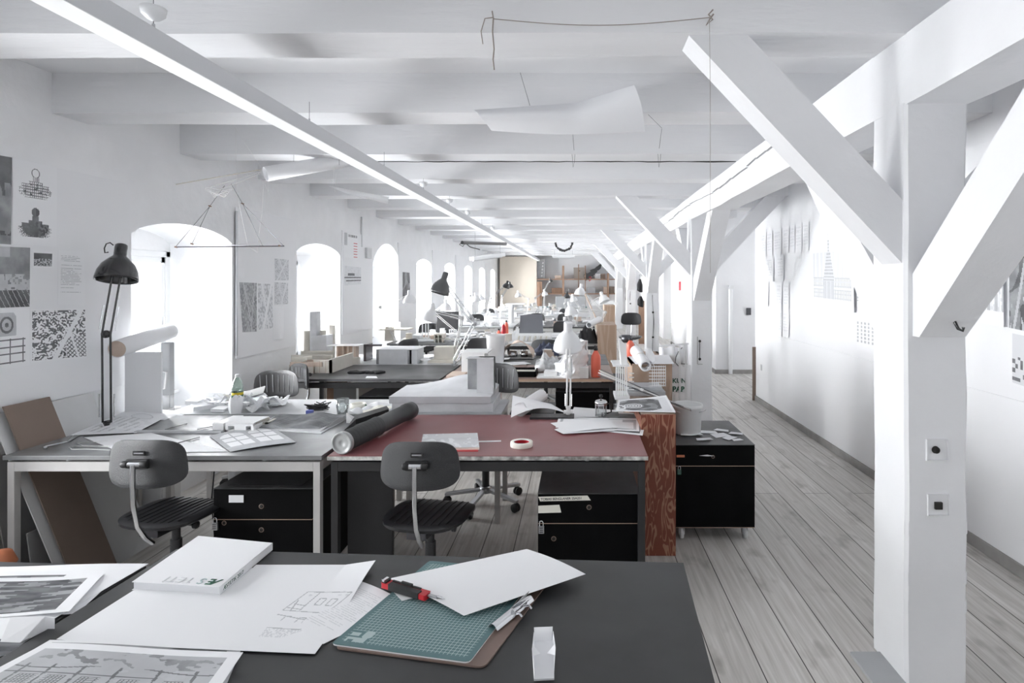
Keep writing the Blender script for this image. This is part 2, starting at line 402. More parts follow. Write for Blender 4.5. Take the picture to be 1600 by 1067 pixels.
# columns with knee braces
ordn = ['nearest', 'second', 'third', 'fourth', 'fifth']
def rough_box(mb, x0, x1, y0, y1, z0, z1, amp=.006, nz=24, ch=.012):
    prof = [(x0+ch, y0), (x1-ch, y0), (x1, y0+ch), (x1, y1-ch), (x1-ch, y1), (x0+ch, y1), (x0, y1-ch), (x0, y0+ch)]
    vs = []
    for i in range(nz+1):
        z = z0+(z1-z0)*i/nz
        for (x, y) in prof:
            d = noise.noise_vector(Vector((x*5, y*5, z*3.2)))*amp
            vs.append((x+d.x, y+d.y, z))
    fs = [(i*8+j, i*8+(j+1) % 8, (i+1)*8+(j+1) % 8, (i+1)*8+j) for i in range(nz) for j in range(8)]
    return mb.add(vs, fs)
for k in range(5):
    y = 2.25+4.25*k
    ct = thing('column', 'white painted timber post with knee braces, %s post from the camera' % ordn[k], 'post', (1.421, y+.125, 0), group='timber posts'); ct['kind'] = 'structure'
    s = rough_box(MB(), 1.298, 1.544, y, y+.25, 0, 2.31)
    s.build('shaft', 'timber', ct, world=True)
    th = .15; yc = y+.02
    for sg in (-1, 1):       # across the room
        xf = (1.298 if sg < 0 else 1.544); P = lambda dx, z: (xf+sg*dx, yc, z)
        pts = [P(-.01, 1.66), P(-.01, 1.915), P(.618, 2.585), P(.855, 2.585)]
        b = MB().prism(pts, (0, th, 0)); b.build('brace', 'timber', ct, world=True, bevel=.006)
    for sg in (-1, 1):       # along the girder
        yf = y if sg < 0 else y+.25
        P = lambda dy, z: (1.325, yf+sg*dy, z)
        if sg < 0: pts = [P(-.01, 1.385), P(.045, 1.385), P(.93, 2.31), P(.70, 2.31), P(-.01, 1.62)]
        else: pts = [P(-.01, 1.385), P(.045, 1.385), P(.93, 2.31), P(.70, 2.31), P(-.01, 1.62)]
        MB().prism(pts, (.18, 0, 0)).build('brace', 'timber', ct, world=True, bevel=.006)
    if k == 0:
        for (zc, hx) in ((.935, 0), (.718, 1)):
            pz = at(1464 if not hx else 1466, 703 if not hx else 789, 2.245)
            q = MB(); X, Z = pz.x, pz.z; w = .043
            for (a, b, c2, d2) in ((X-w, X+w, Z+w-.003, Z+w), (X-w, X+w, Z-w, Z-w+.003), (X-w, X-w+.003, Z-w, Z+w), (X+w-.003, X+w, Z-w, Z+w)): q.box(a, b, 2.240, 2.262, c2, d2)
            q.build('patch_frame', 'timber', ct, world=True, bevel=.002)
            h = MB()
            if hx: h.box(X-.014, X+.014, 2.2385, 2.25, Z-.016, Z+.012)
            else: h.lathe([(.0001, 0), (.013, 0), (.015, .01)], (X-.004, 2.2385, Z), (0, 1, 0), 14)
            h.build('bolt_hole', 'crack', ct, world=True)
        for zz in (.60, .40, .29):
            rough_box(MB(), 1.296, 1.546, y-.002, y+.02, zz, zz+.05, amp=.004, nz=3).build('paint_ridge', 'timber', ct, world=True)
        struct(MB().box(1.17, 1.30, 2.0, 2.44, 0, .014), 'trim_2', 'concrete_f', label='worn floor strip beside the nearest post')
    if k == 1:
        for zz in (.92, .715): MB().lathe([(.0001, 0), (.014, 0), (.016, .008)], (1.40, y-.006, zz), (0, 1, 0), 12).build('bolt_hole', 'crack', ct, world=True)
        MB().box(1.395, 1.401, y-.006, y+.01, .73, .91).build('crack', 'crack', ct, world=True)
        MB().box(1.37, 1.375, y-.006, y+.01, .66, .97).box(1.375, 1.43, y-.006, y+.01, .655, .66).build('patch_frame', 'base', ct, world=True)
    if k in (2, 3):
        cr = MB(); r3 = random.Random(k+2); z = .15 if k == 2 else 1.1; X = 1.40 + (.03 if k == 2 else 0)
        a = []; b = []
        while z < 1.38:
            w = .001+.008*max(0, noise.noise(Vector((k, z*3, 0)))+.25); x = X+.012*math.sin(z*7+k); a.append((x-w, y-.008, z)); b.append((x+w, y-.008, z)); z += .05
        cr.prism(a+b[::-1], (0, .01, 0)); cr.build('crack', 'crack', ct, world=True)
        for zz in (1.02, .55): MB().lathe([(.0001, 0), (.018, 0), (.02, .008)], (X, y-.01, zz), (0, 1, 0), 12).build('bolt_hole', 'crack', ct, world=True)

# ------------------------------------------------------------------ light
struct(MB().box(-3.7, -2.2, YB-.15, YB, 0, ZC).box(1.2, 4.6, YB-.15, YB, 0, ZC).box(-2.2, 1.2, YB-.15, YB, 0, .8).box(-2.2, 1.2, YB-.15, YB, 2.3, ZC), 'wall_rear', 'wall')
for y0 in wins:      # daylight at each window
    al = bpy.data.lights.new('window_daylight', 'AREA'); al.shape = 'RECTANGLE'; al.size = 1.25; al.size_y = 1.35; al.energy = WIN_W*(.3 if y0 < 1 else .75 if y0 < 3 else (1.0 if y0 < 9 else 1.5)); al.color = (.97, .985, 1); al.spread = R(120)
    ao = bpy.data.objects.new('window_daylight', al); C.objects.link(ao); ao.location = (-3.72, y0+WW/2, 1.27); ao.rotation_euler = (0, R(-90), 0)
al = bpy.data.lights.new('passage_fill', 'AREA'); al.shape = 'RECTANGLE'; al.size = 1.2; al.size_y = 2.0; al.energy = 14; al.color = (.97, .985, 1)  # added lamp outside an opening made in the side wall to brighten the passage
ao = bpy.data.objects.new('passage_fill', al); C.objects.link(ao); ao.location = (4.62, 8.8, 1.5); ao.rotation_euler = (0, R(90), 0)
al = bpy.data.lights.new('rear_fill', 'AREA'); al.shape = 'RECTANGLE'; al.size = 3.6; al.size_y = 1.6; al.energy = REAR_W; al.color = (.97, .985, 1)  # unseen fill lamp added behind the camera to lift the front faces
ao = bpy.data.objects.new('rear_fill', al); C.objects.link(ao); ao.location = (-.5, YB-.2, 1.55); ao.rotation_euler = (R(90), 0, 0)
w = bpy.data.worlds.new('sky'); bpy.context.scene.world = w; w.use_nodes = True
bg = w.node_tree.nodes['Background']; bg.inputs[0].default_value = (.96, .98, 1, 1); bg.inputs[1].default_value = 1.3
sun = bpy.data.lights.new('sun', 'SUN'); sun.energy = 9; sun.angle = R(.6); sun.color = (1, .98, .95)
so = bpy.data.objects.new('sun', sun); C.objects.link(so); sun.energy = 7; so.rotation_euler = Vector((1.36, -1.3, -.86)).to_track_quat('-Z', 'Y').to_euler()
cam = bpy.data.cameras.new('camera'); co = bpy.data.objects.new('camera', cam); C.objects.link(co)
co.location = (0, 0, CH); co.rotation_euler = (R(90), 0, 0); cam.sensor_width = 36; cam.lens = F/1600*36
cam.shift_x = -(VX-800)/1600; cam.shift_y = -(533.5-VY)/1600; cam.clip_start = .02
S = bpy.context.scene; S.camera = co
S.view_settings.view_transform = 'Standard'; S.view_settings.look = 'None'; S.view_settings.gamma = 1; S.view_settings.use_curve_mapping = False
S.view_settings.exposure = 0.55
S.cycles.max_bounces = 24; S.cycles.diffuse_bounces = 16; S.cycles.glossy_bounces = 4; S.cycles.transparent_max_bounces = 16
S.cycles.sample_clamp_indirect = 6; S.cycles.caustics_reflective = False; S.cycles.caustics_refractive = False
# ------------------------------------------------------------------ furniture kit
def desk(label, x0, x1, y0, y1, top='blacktop', frame='blackframe', z=.732, t=.022, rz=0, edge=None, group='drawing tables', pegs=True, cat='table'):
    cx, cy = (x0+x1)/2, (y0+y1)/2; w, d = (x1-x0)/2, (y1-y0)/2
    r = thing('drawing_table', label, cat, (cx, cy, 0), rz, group)
    tp = MB().box(-w, w, -d, d, z-t, z).build('tabletop', top, r, bevel=.002)
    if edge: MB().box(-w-.001, w+.001, -d-.002, -d+.001, z-t, z-.003).build('edge_strip', edge, tp)
    zr = z-t-.012; lw = .035; hh = .048
    for sx in (-1, 1):
        for sy in (-1, 1):
            cxl, cyl = sx*(w-.012-lw/2), sy*(d-.012-lw/2)
            MB().box(cxl-lw/2, cxl+lw/2, cyl-lw/2, cyl+lw/2, 0, zr).build('leg', frame, r, bevel=.002)
    for sy in (-1, 1):
        cyl = sy*(d-.012-lw/2)
        MB().box(-w+.012+lw, w-.012-lw, cyl-lw/2, cyl+lw/2, zr-hh, zr).build('frame_rail', frame, r, bevel=.002)
    for sx in (-1, 1):
        cxl = sx*(w-.012-lw/2)
        MB().box(cxl-lw/2, cxl+lw/2, -d+.012+lw, d-.012-lw, zr-hh, zr).build('frame_rail', frame, r, bevel=.002)
    if pegs:
        for sx in (-.62, .62):
            for sy in (-1, 1):
                MB().cyl((sx*w, sy*(d-.035), zr), (sx*w, sy*(d-.035), z-t), .011, 10).build('spacer', 'frost', r)
    return r

def shell(a, b, th, fn, taper=0., n=3.6, rings=8, seg=40):
    """rounded slab in the local u,v plane; fn(u,v) lifts it out of plane"""
    mb = MB(); top = []; bot = []
    for i in range(rings+1):
        q = i/rings
        for k in range(seg):
            t = 2*PI*k/seg; c, s_ = math.cos(t), math.sin(t)
            u = a*q*math.copysign(abs(c)**(2/n), c); v = b*q*math.copysign(abs(s_)**(2/n), s_)
            u *= 1-taper*v/b
            e = th/2*(1 if q < .99 else .35)
            h = fn(u, v); top.append((u, v, h+e)); bot.append((u, v, h-e))
    mb.add(top, [(i*seg+k, i*seg+(k+1) % seg, (i+1)*seg+(k+1) % seg, (i+1)*seg+k) for i in range(rings) for k in range(seg)], 0, True)
    mb.add(bot, [(i*seg+(k+1) % seg, i*seg+k, (i+1)*seg+k, (i+1)*seg+(k+1) % seg) for i in range(rings) for k in range(seg)], 0, True)
    o = rings*seg
    mb.add([top[o+k] for k in range(seg)]+[bot[o+k] for k in range(seg)], [(k, seg+k, seg+(k+1) % seg, (k+1) % seg) for k in range(seg)], 0, True)
    return mb

def chair_star(r, mt='steel', z0=0.0):
    MB().lathe([(.001, .085), (.045, .085), (.045, .12), (.03, .13)], n=16).build('base_hub', mt, r)
    for k in range(5):
        a = 2*PI*k/5+.3; d = Vector((math.cos(a), math.sin(a), 0)); nrm = Vector((-d.y, d.x, 0))
        m = MB(); p = d*.03+Vector((0, 0, .105)); q = d*.29+Vector((0, 0, .075))
        m.bar(p, q, .035, .022)
        lg = m.build('leg', mt, r, bevel=.004)
        c = MB(); e = d*.275+Vector((0, 0, .03))
        for sg in (-1, 1): c.lathe([(.001, -.009), (.024, -.009), (.03, -.004), (.03, .004), (.024, .009), (.001, .009)], e+nrm*sg*.014, nrm, 14)
        c.cyl(d*.275+Vector((0, 0, .03)), d*.275+Vector((0, 0, .07)), .008, 8)
        c.build('caster', 'blackrub', lg)

def drafting_chair(label, loc, rz=0, group='drafting chairs', logo=True, back='chairgrey', zs=.45, slats=False, brz=0):
    r = thing('drafting_chair', label, 'chair', (loc[0], loc[1], 0), rz, group)
    mt = Matrix.Translation((0, 0, 0)) @ Matrix.Rotation(brz, 4, 'Z')
    # backrest: plane upright, concave towards the sitter (+y)
    b = shell(.183, .112, .02, lambda u, v: 0, taper=.07)
    zb = zs+.30
    b.v = [Vector((v.x, -.235 - v.z + v.x*v.x*1.5 + .10*(v.y)*.4, zb+v.y)) for v in b.v]
    bk = b.xf(mt).build('backrest', back, r)
    if logo:
        MB().box(-.028, .028, -.2475, -.2440, zb+.045, zb+.066).xf(mt).build('badge', 'lampblack', bk, bevel=.001)
        MB().box(-.022, .022, -.2490, -.2470, zb+.053, zb+.059).xf(mt).build('badge_mark', 'steel', bk)
    if slats:
        for k in range(-3, 4):
            MB().tube([(k*.045, -.2465+(k*.045)**2*1.5, zb-.07), (k*.047, -.2465+(k*.045)**2*1.5, zb+.075)], .0022, 6).tube([(k*.045, -.2245+(k*.045)**2*1.5, zb-.07), (k*.047, -.2215+(k*.045)**2*1.5, zb+.075)], .0022, 6).xf(mt).build('rib', 'steel', bk)
    br = MB(); br.box(-.05, .05, -.262, -.245, zb-.012, zb+.03)
    br.lathe([(.001, -.058), (.014, -.058), (.016, -.05), (.016, -.03), (.012, -.028), (.012, .028), (.016, .03), (.016, .05), (.014, .058), (.001, .058)], (0, -.272, zb+.012), (1, 0, 0), 14)
    br.xf(mt).build('back_bracket', 'blackrub', r, bevel=.002)
    MB().tube([(-.03, -.272, zb+.012), (.03, -.272, zb+.012)], .0125, 12).xf(mt).build('pivot_bar', 'chrome', r)
    pts = [Vector((0, -.282, zb+.012)), Vector((0, -.284, zb-.08)), Vector((0, -.28, zb-.17)), Vector((0, -.255, zs+.02)), Vector((0, -.21, zs-.05)), Vector((0, -.16, zs-.10))]
    MB().tube([mt @ p for p in pts], .0115, 12).build('back_post', 'chrome', r)
    # seat
    s_ = shell(.205, .20, .036, lambda u, v: -.016*math.exp(-((v-.21)/.06)**2)*0 + .012*(u/.2)**2 - .018*max(0, v/.2)**3, n=3.2)
    s_.v = [Vector((v.x, v.y, zs-.018+v.z)) for v in s_.v]
    st = s_.build('seat', 'seatgrey', r)
    g = MB()
    for k in range(-4, 5):
        x = k*.036; L = math.sqrt(max(.0, 1-(x/.2)**4))*.17
        g.tube([(x, -L+L*2*i/6, zs+.0005+.012*(x/.2)**2-.018*max(0, (-L+L*2*i/6)/.2)**3) for i in range(7)], .0028, 6)
    g.build('seat_grooves', 'blackrub', st)
    m = MB(); m.box(-.05, .05, -.16, .06, zs-.075, zs-.035); m.cyl((-.09, -.03, zs-.06), (.12, -.03, zs-.06), .007, 8)
    m.build('mechanism', 'darksteel', r, bevel=.004)
    k = MB(); k.lathe([(.001, 0), (.018, .004), (.018, .02), (.001, .024)], (.125, -.03, zs-.06), (1, 0, 0), 12); k.build('tilt_knob', 'blackrub', r)
    MB().cyl((0, 0, .12), (0, 0, .30), .014+.012, 16).cyl((0, 0, .29), (0, 0, zs-.06), .019, 14).build('gas_column', 'blackplastic', r)
    chair_star(r)
    return r

SH = [(.001, 0), (.22, 0), (.29, .03), (.30, .09), (.30, .31), (.34, .35), (.50, .42), (.78, .58), (.94, .76), (1.0, .93), (1.0, 1.0)]
def arc(p, q, h, n=8, up=Vector((0, 0, 1))):
    p = Vector(p); q = Vector(q); return [p.lerp(q, i/n)+up*h*math.sin(PI*i/n) for i in range(n+1)]
def anglepoise(label, base, elbow, head, aim, R_=.088, H_=.175, arm='whiteframe', shade='lampwhite', group='desk lamps', spring=True, foot='clamp', cable='whiteframe', simple=False, gap=.022):
    """base, elbow, head: joints in the room; aim: direction the shade opens towards"""
    base = Vector(base); elbow = Vector(elbow); head = Vector(head); aim = Vector(aim).normalized()
    r = thing('desk_lamp', label, 'lamp', tuple(base), 0, group)
    side = (elbow-base).cross(Vector((0, 1, 0)));  side = Vector((0, 1, 0)) if side.length < .01 else Vector((0, 1, 0))
    b = MB()
    if foot == 'clamp':
        b.cyl(base+Vector((0, 0, -.012)), base+Vector((0, 0, .035)), .014, 12); b.box(base.x-.03, base.x+.03, base.y-.02, base.y+.03, base.z, base.z+.012)
    elif foot == 'disc':
        b.lathe([(.001, .022), (.03, .022), (.085, .014), (.09, .004), (.09, 0), (.001, 0)], base, n=24); b.cyl(base, base+Vector((0, 0, .05)), .012, 12)
    b.build('base', shade if foot == 'disc' else arm, r, world=True)
    def armpart(p, q, nm):
        d = (q-p).normalized(); nn = d.cross(Vector((0, 1, 0)));  nn = nn.normalized() if nn.length > .05 else Vector((1, 0, 0))
        m = MB()
        for sg in (-1, 1): m.tube([p+nn*gap*sg*.5, q+nn*gap*sg*.5], .0058, 8)
        m.cyl(p+Vector((0, -.012, 0)), p+Vector((0, .012, 0)), .014, 12)
        o = m.build(nm, arm, r, world=True)
        if spring and not simple:
            s_ = MB(); L = (q-p).length
            for sg in (-1, 1):
                a = p+d*L*.06+nn*sg*(gap*.9); e = p+d*min(L*.42, .17)+nn*sg*(gap*.9)
                s_.tube([a, e], .0042, 8)
            s_.build('spring', 'chrome', o, world=True)
        return o
    armpart(base+Vector((0, 0, .03)), elbow, 'lower_arm')
    j = MB(); j.lathe([(.001, -.014), (.022, -.014), (.024, 0), (.022, .014), (.001, .014)], elbow, (0, 1, 0), 14); j.build('elbow_joint', arm, r, world=True)
    top = head - aim*H_*.8
    armpart(elbow, head-aim*H_*.55+ (elbow-head).normalized()*R_*.42, 'upper_arm')
    q = head-aim*H_*.55
    MB().bar(q+(elbow-head).normalized()*R_*.45, q, .01, .02).build('head_joint', arm, r, world=True)
    s_ = MB(); prof = [(a*R_, (h_-1)*H_) for a, h_ in SH]; prof += [(R_*.97, -.001), (R_*.95, -.08*H_), (R_*.72, -.42*H_), (R_*.3, -.6*H_)]
    s_.lathe(prof, head, aim, 14 if simple else 28)
    so_ = s_.build('lamp_shade', shade, r, world=True)
    if not simple:
        MB().lathe([(.001, -.5*H_), (.02, -.48*H_), (.03, -.32*H_), (.026, -.2*H_), (.001, -.14*H_)], head, aim, 14).build('bulb', 'frost', so_, world=True)
        p0 = head-aim*H_*1.0; p1 = q+(elbow-head).normalized()*R_*.5
        MB().tube(arc(p0, p1, .045), .003, 6).build('cable', 'blackrub' if shade != 'lampwhite' else cable, r, world=True)
    return r

def quad(A, B, C_, D):
    A, B, C_, D = map(Vector, (A, B, C_, D))
    return lambda u, v: (A*(1-u)*(1-v) + B*u*(1-v) + C_*u*v + D*(1-u)*v)
def sheet(name, label, cat, A, B, C_, D, lift=None, pic=None, mats=('paper',), nu=10, nv=10, thick=.0006, group=None, up=(0, 0, 1)):
    """thin sheet through four corners (A,B far or top edge; D,C near or bottom edge)"""
    q = quad(A, B, C_, D); up = Vector(up)
    fn = (lambda u, v: q(u, v)+up*lift(u, v)) if lift else q
    m = MB().grid(fn, nu, nv, 0, thick)
    # faces are laid u-fast; make the up side first
    n0 = nu*nv
    if pic:
        for k in range(n0):
            i, j = k % nu, k//nu; c = pic((i+.5)/nu, (j+.5)/nv)
            m.m[k] = c; 
    a = fn(.5, .5); du = fn(.6, .5)-a; dv = fn(.5, .6)-a
    if du.cross(dv).dot(up) < 0: # skin sits on the other side
        if pic:
            for k in range(n0): m.m[n0+k], m.m[k] = m.m[k], 0
    o = m.build(name, list(mats), origin=tuple(fn(.5, .5)))
    return tag(o, label, cat, group)
def hsh(*a):
    x = math.sin(sum(v*w for v, w in zip(a, (12.9898, 78.233, 37.719))))*43758.5453
    return x-math.floor(x)
def nz(x, y, z=0): return noise.noise(Vector((x, y, z)))
def textmesh(s, size, mt, material, parent=None, name='lettering', depth=.0006, align='LEFT', shear=0, spacing=1, bold=0):
    cu = bpy.data.curves.new('t', 'FONT'); cu.body = s; cu.size = size; cu.extrude = depth; cu.align_x = align; cu.shear = shear; cu.space_character = spacing; cu.offset = bold
    o = bpy.data.objects.new('t', cu); C.objects.link(o); bpy.context.view_layer.update()
    me = bpy.data.meshes.new_from_object(o.evaluated_get(bpy.context.evaluated_depsgraph_get()))
    bpy.data.objects.remove(o); bpy.data.curves.remove(cu)
    if parent is not None: me.transform(wmat(parent).inverted() @ mt)
    else: me.transform(mt)
    me.materials.clear(); me.materials.append(M[material]); me.name = name
    n = bpy.data.objects.new(name, me); C.objects.link(n)
    if parent is not None: n.parent = parent
    return n
def frame3(o, x, y):        # matrix with text x and y directions at origin o
    x = Vector(x).normalized(); z = x.cross(Vector(y)).normalized(); y = z.cross(x)
    return Matrix(((x.x, y.x, z.x, o[0]), (x.y, y.y, z.y, o[1]), (x.z, y.z, z.z, o[2]), (0, 0, 0, 1)))

def cabinet(label, x0, x1, y0, y1, z0, z1, split, mt='blackply', topm='dustyblack', casters=True, group='black drawer cabinets', name='drawer_cabinet'):
    r = thing(name, label, 'cabinet', ((x0+x1)/2, (y0+y1)/2, 0), 0, group)
    MB().box(x0, x1, y0+.02, y1, z0, z1-.002).build('carcass', mt, r, world=True, bevel=.002)
    MB().box(x0, x1, y0, y1, z1-.002, z1).build('top_panel', topm, r, world=True)
    zs = [z1-.004]+split+[z0]
    for i in range(len(zs)-1):
        d = MB().box(x0+.002, x1-.002, y0, y0+.019, zs[i+1]+.004, zs[i]).build('drawer', mt, r, world=True, bevel=.0015)
        MB().box(x0+.002, x1-.002, y0+.001, y0+.019, zs[i+1]+.0005, zs[i+1]+.004).build('ply_edge', 'plyedge', d, world=True)
    if casters:
        for sx in (x0+.05, x1-.05):
            for sy in (y0+.05, y1-.05):
                c = MB(); c.lathe([(.001, -.011), (.03, -.011), (.033, -.006), (.033, .006), (.03, .011), (.001, .011)], (sx, sy, .033), (1, 0, 0), 16)
                c.box(sx-.018, sx-.014, sy-.015, sy+.015, .03, z0).box(sx+.014, sx+.018, sy-.015, sy+.015, .03, z0); c.box(sx-.022, sx+.022, sy-.022, sy+.022, z0-.006, z0)
                c.build('caster', 'frost', r, world=True)
    return r
def hole(r, x, y, z, rad=.013, ring='cardboard'):
    MB().lathe([(rad*.72, -.0005), (rad, -.0005), (rad, .003), (rad*.72, .003)], (x, y, z), (0, 1, 0), 18).build('finger_hole', ring, r, world=True)
    MB().lathe([(.0001, -.0002), (rad*.75, -.0002), (rad*.75, .003)], (x, y, z), (0, 1, 0), 18).build('finger_hole', 'crack', r, world=True)
def padlock(label, x, y, z, body='steel', s=1.0):
    r = thing('padlock', label, 'padlock', (x, y, z))
    MB().box(x-.014*s, x+.014*s, y-.012, y, z-.045*s, z-.008*s).build('lock_body', body, r, world=True, bevel=.002)
    for k in range(3): MB().box(x-.009*s, x+.009*s, y-.0135, y-.011, z-.018*s-.01*k*s, z-.013*s-.01*k*s).build('dial', 'darksteel', r, world=True)
    MB().tube([(x-.009*s, y-.006, z-.01*s), (x-.009*s, y-.006, z+.010*s), (x-.005*s, y-.006, z+.018*s), (x+.003*s, y-.006, z+.018*s), (x+.009*s, y-.006, z+.010*s), (x+.009*s, y-.006, z-.01*s)], .003*s, 8).build('shackle', 'chrome', r, world=True)
    return r
def bottle(label, loc, h=.24, r0=.034, mt='orange', cap='blackrub', group=None, name='bottle', cat='bottle', prof=None):
    r = thing(name, label, cat, loc, 0, group)
    pr = prof or [(.001, 0), (.92, 0), (1, .03), (1, .62), (.93, .70), (.62, .80), (.40, .86), (.36, .90), (.001, .90)]
    MB().lathe([(a*r0, b*h) for a, b in pr], n=24).build('bottle_body', mt, r)
    MB().lathe([(.001, .88*h), (.42*r0, .88*h), (.42*r0, .95*h), (.22*r0, .97*h), (.16*r0, h), (.001, h)], n=16).build('cap', cap, r)
    return r
def one(mb, name, mats, label, cat, origin, group=None, **k):
    return tag(mb.build(name, mats, origin=origin, **k), label, cat, group)
# ------------------------------------------------------------------ front table and what lies on it
ZT = .732
fx = Vector((.328, 1.758, 0)); th = R(-3.2)
ax = Vector((math.cos(th), math.sin(th), 0)); ay = Vector((-math.sin(th), math.cos(th), 0))
ctr = fx - ax*.816 - ay*.42
desk('black drawing table in the foreground with open sheets and a cutting mat', ctr.x-.816, ctr.x+.816, ctr.y-.42, ctr.y+.42, 'blacktop', 'blackframe', ZT, .03, th, pegs=False)
ctr2 = fx - ax*(1.64+.55) - ay*.52
desk('black table cut off at the lower left edge, covered with white paper and photo prints', ctr2.x-.54, ctr2.x+.54, ctr2.y-.42, ctr2.y+.42, 'blacktop', 'whiteframe', ZT-.006, .03, th, pegs=False)

def sketch(u, v):     # pencil perspective of a house, u right, v down
    x, y = (u-.5)/.5, (v-.38)/.5
    if .05 < x < .98 and 0 < y < 1:
        lines = [((.25, .0), (.95, .03)), ((.25, .0), (.08, .42)), ((.45, .02), (.33, .42)), ((.08, .42), (.75, .46)), ((.95, .03), (.75, .46)), ((.0, .5), (.6, .62)), ((.02, .78), (.55, .80)), ((.6, .62), (.55, .80)), ((.0, .5), (.0, .8)),
                 ((.52, .15), (.62, .16)), ((.62, .16), (.58, .30)), ((.52, .15), (.49, .29)), ((.49, .29), (.58, .3)), ((.7, .16), (.8, .17)), ((.8, .17), (.75, .31)), ((.7, .16), (.66, .3)), ((.66, .3), (.75, .31)), ((.18, .28), (.38, .32)), ((.1, .36), (.36, .4)), ((.2, .2), (.2, .42)), ((.42, .56), (.52, .57)), ((.42, .56), (.39, .66)), ((.52, .57), (.5, .67)), ((.2, .54), (.3, .55)), ((.2, .54), (.17, .64))]
        for (a, b), (c, d) in lines:
            L = math.hypot(c-a, d-b); t = ((x-a)*(c-a)+(y-b)*(d-b))/L/L
            if 0 <= t <= 1 and abs((x-a)*(d-b)-(y-b)*(c-a))/L < .008: return 1
        if .80 < y < .97 and .05 < x < .62-(y-.8)*1.5 and hsh(round(x*60), round(y*50)) < .55: return 2
        if y < .1 and .3 < x < .95 and nz(x*14, y*30) > .28: return 2
        if .02 < x < .3 and .1 < y < .4 and abs(math.sin(y*60)) < .12: return 2
    return 0
o = sheet('paper_sheet', 'large blank white sheet under the thick white book', 'paper', onz(250, 897), onz(463, 884), onz(285, 1015), onz(88, 1000), lift=lambda u, v: .0015+.004*math.sin(u*5)*v*(1-v), nu=16, nv=16, group='sheets on the front table')
o = sheet('house_sketch', 'white sheet with a pencil sketch of a house', 'drawing', onz(400, 884, .734), onz(587, 884, .736), onz(492, 1023, .734), onz(268, 1014, .734), lift=lambda u, v: .003+.018*max(0, u-.75)*max(0, .5-v)*6+.004*math.sin(v*6)*u, pic=sketch, mats=('paper', 'papergrey', 'inkfaint'), nu=190, nv=190, group='sheets on the front table')
def typed(u, v):
    r = v*34; return 1 if (.10 < u < .9 - .25*hsh(int(r), 3) and .12 < v < .85 and (r % 1) < .32 and hsh(int(u*70), int(r)) > .18) else 0
sheet('typed_page', 'white page with faint typed lines between sketch and cutting mat', 'paper', onz(552, 905, .733), onz(636, 943, .735), onz(505, 1007, .733), onz(420, 962, .733), lift=lambda u, v: .001+.006*math.sin(PI*u)*(1-v), pic=typed, mats=('paper', 'inkfaint'), nu=90, nv=100, group='sheets on the front table')
# clipboard under cutting mat
zt = ZT+.001
BLc, BRc = onz(522, 1014, zt), onz(757, 1045, zt); dirv = (onz(847, 924, zt)-BRc)
TRc = BRc+dirv*1.16; TLc = BLc+dirv*1.16
cb = thing('clipboard', 'brown hardboard clipboard with metal clip under the green cutting mat', 'clipboard', tuple((BLc+TRc)/2))
def roundq(P, rr=.018, n=5):
    out = []
    for i in range(4):
        a, b, c = P[i-1], P[i], P[(i+1) % 4]; p = b+(a-b).normalized()*rr; q = b+(c-b).normalized()*rr
        for k in range(n+1):
            t = k/n; out.append(p*(1-t)**2+b*2*t*(1-t)+q*t*t)
    return out
MB().prism(roundq([BLc, BRc, TRc, TLc]), (0, 0, .004)).build('board', 'masonite', cb, world=True)
# clip on the long right edge
e0 = onz(768, 985, zt+.004); e1 = onz(826, 938, zt+.004); ed = (e1-e0).normalized(); en = Vector((ed.y, -ed.x, 0)); up = Vector((0, 0, 1))
m = MB(); m.grid(lambda u, v: e0.lerp(e1, u)-en*.012+en*.03*v+up*(.004+.012*math.sin(PI*v)), 8, 6, 0, .001)
mid = e0.lerp(e1, .62)
m.prism([mid-ed*.022+en*.004+up*.004, mid+ed*.022+en*.004+up*.004, mid+ed*.018+en*.03+up*.028, mid-ed*.018+en*.03+up*.028], (0, 0, .002))
m.prism([mid-ed*.018+en*.0+up*.016, mid+ed*.022-en*.004+up*.018, mid+ed*.045+en*.012+up*.034, mid+ed*.02+en*.02+up*.034], (0, 0, .0015))
for s_ in (-.02, .022): m.tube([mid+ed*s_+en*.006+up*.004, mid+ed*s_+en*.03+up*.012, mid+ed*s_+en*.036+up*.006], .0035, 8)
m.tube([mid-ed*.026+en*.012+up*.014, mid+ed*.028+en*.012+up*.014], .006, 10)
m.build('clip', 'chrome', cb, world=True)
# cutting mat with printed grid
zt = ZT+.008
bl, br_, tl = onz(517, 1006, zt), onz(733, 1035, zt), onz(671, 876, zt); tr = tl+br_-bl
def matpic(u, v):
    if u < .035 or u > .965 or v < .03 or v > .97: return 0
    if .055 < u < .22 and .86 < v < .965:
        a, b = (u-.055)/.165, (v-.86)/.105
        return 1 if (b > .62 and a < .9 and not (.1 < a < .35 and b > .8)) or (a > .55 and b < .62 and (a-.77)**2*9+(b-.3)**2*6 < .7) or (a < .4 and .2 < b < .5) else 0
    fu, fv = (u*34) % 1, (v*42) % 1
    k = .12
    if fu < k or fv < k: return 1
    return 0
cmq = quad(tl, tr, br_, bl)
cmt = thing('cutting_mat', 'green self healing cutting mat with white grid on the front table', 'cutting mat', tuple((tl+br_)/2))
MB().prism(roundq([bl, br_, tr, tl], .014), (0, 0, -.003), 0).build('mat_base', 'paper2', cmt, world=True)
g = MB(); g.grid(lambda u, v: cmq(u*.99+.005, v*.99+.005)+up*.0008, 238, 294, 0)
for k in range(238*294): g.m[k] = matpic((k % 238+.5)/238, (k//238+.5)/294)
g.build('printed_surface', ['mat_green', 'matline'], cmt, world=True)
MB().prism([p+up*.0001 for p in roundq([bl, br_, tr, tl], .014)], (0, 0, .0005)).build('mat_skin', 'mat_green', cmt, world=True)
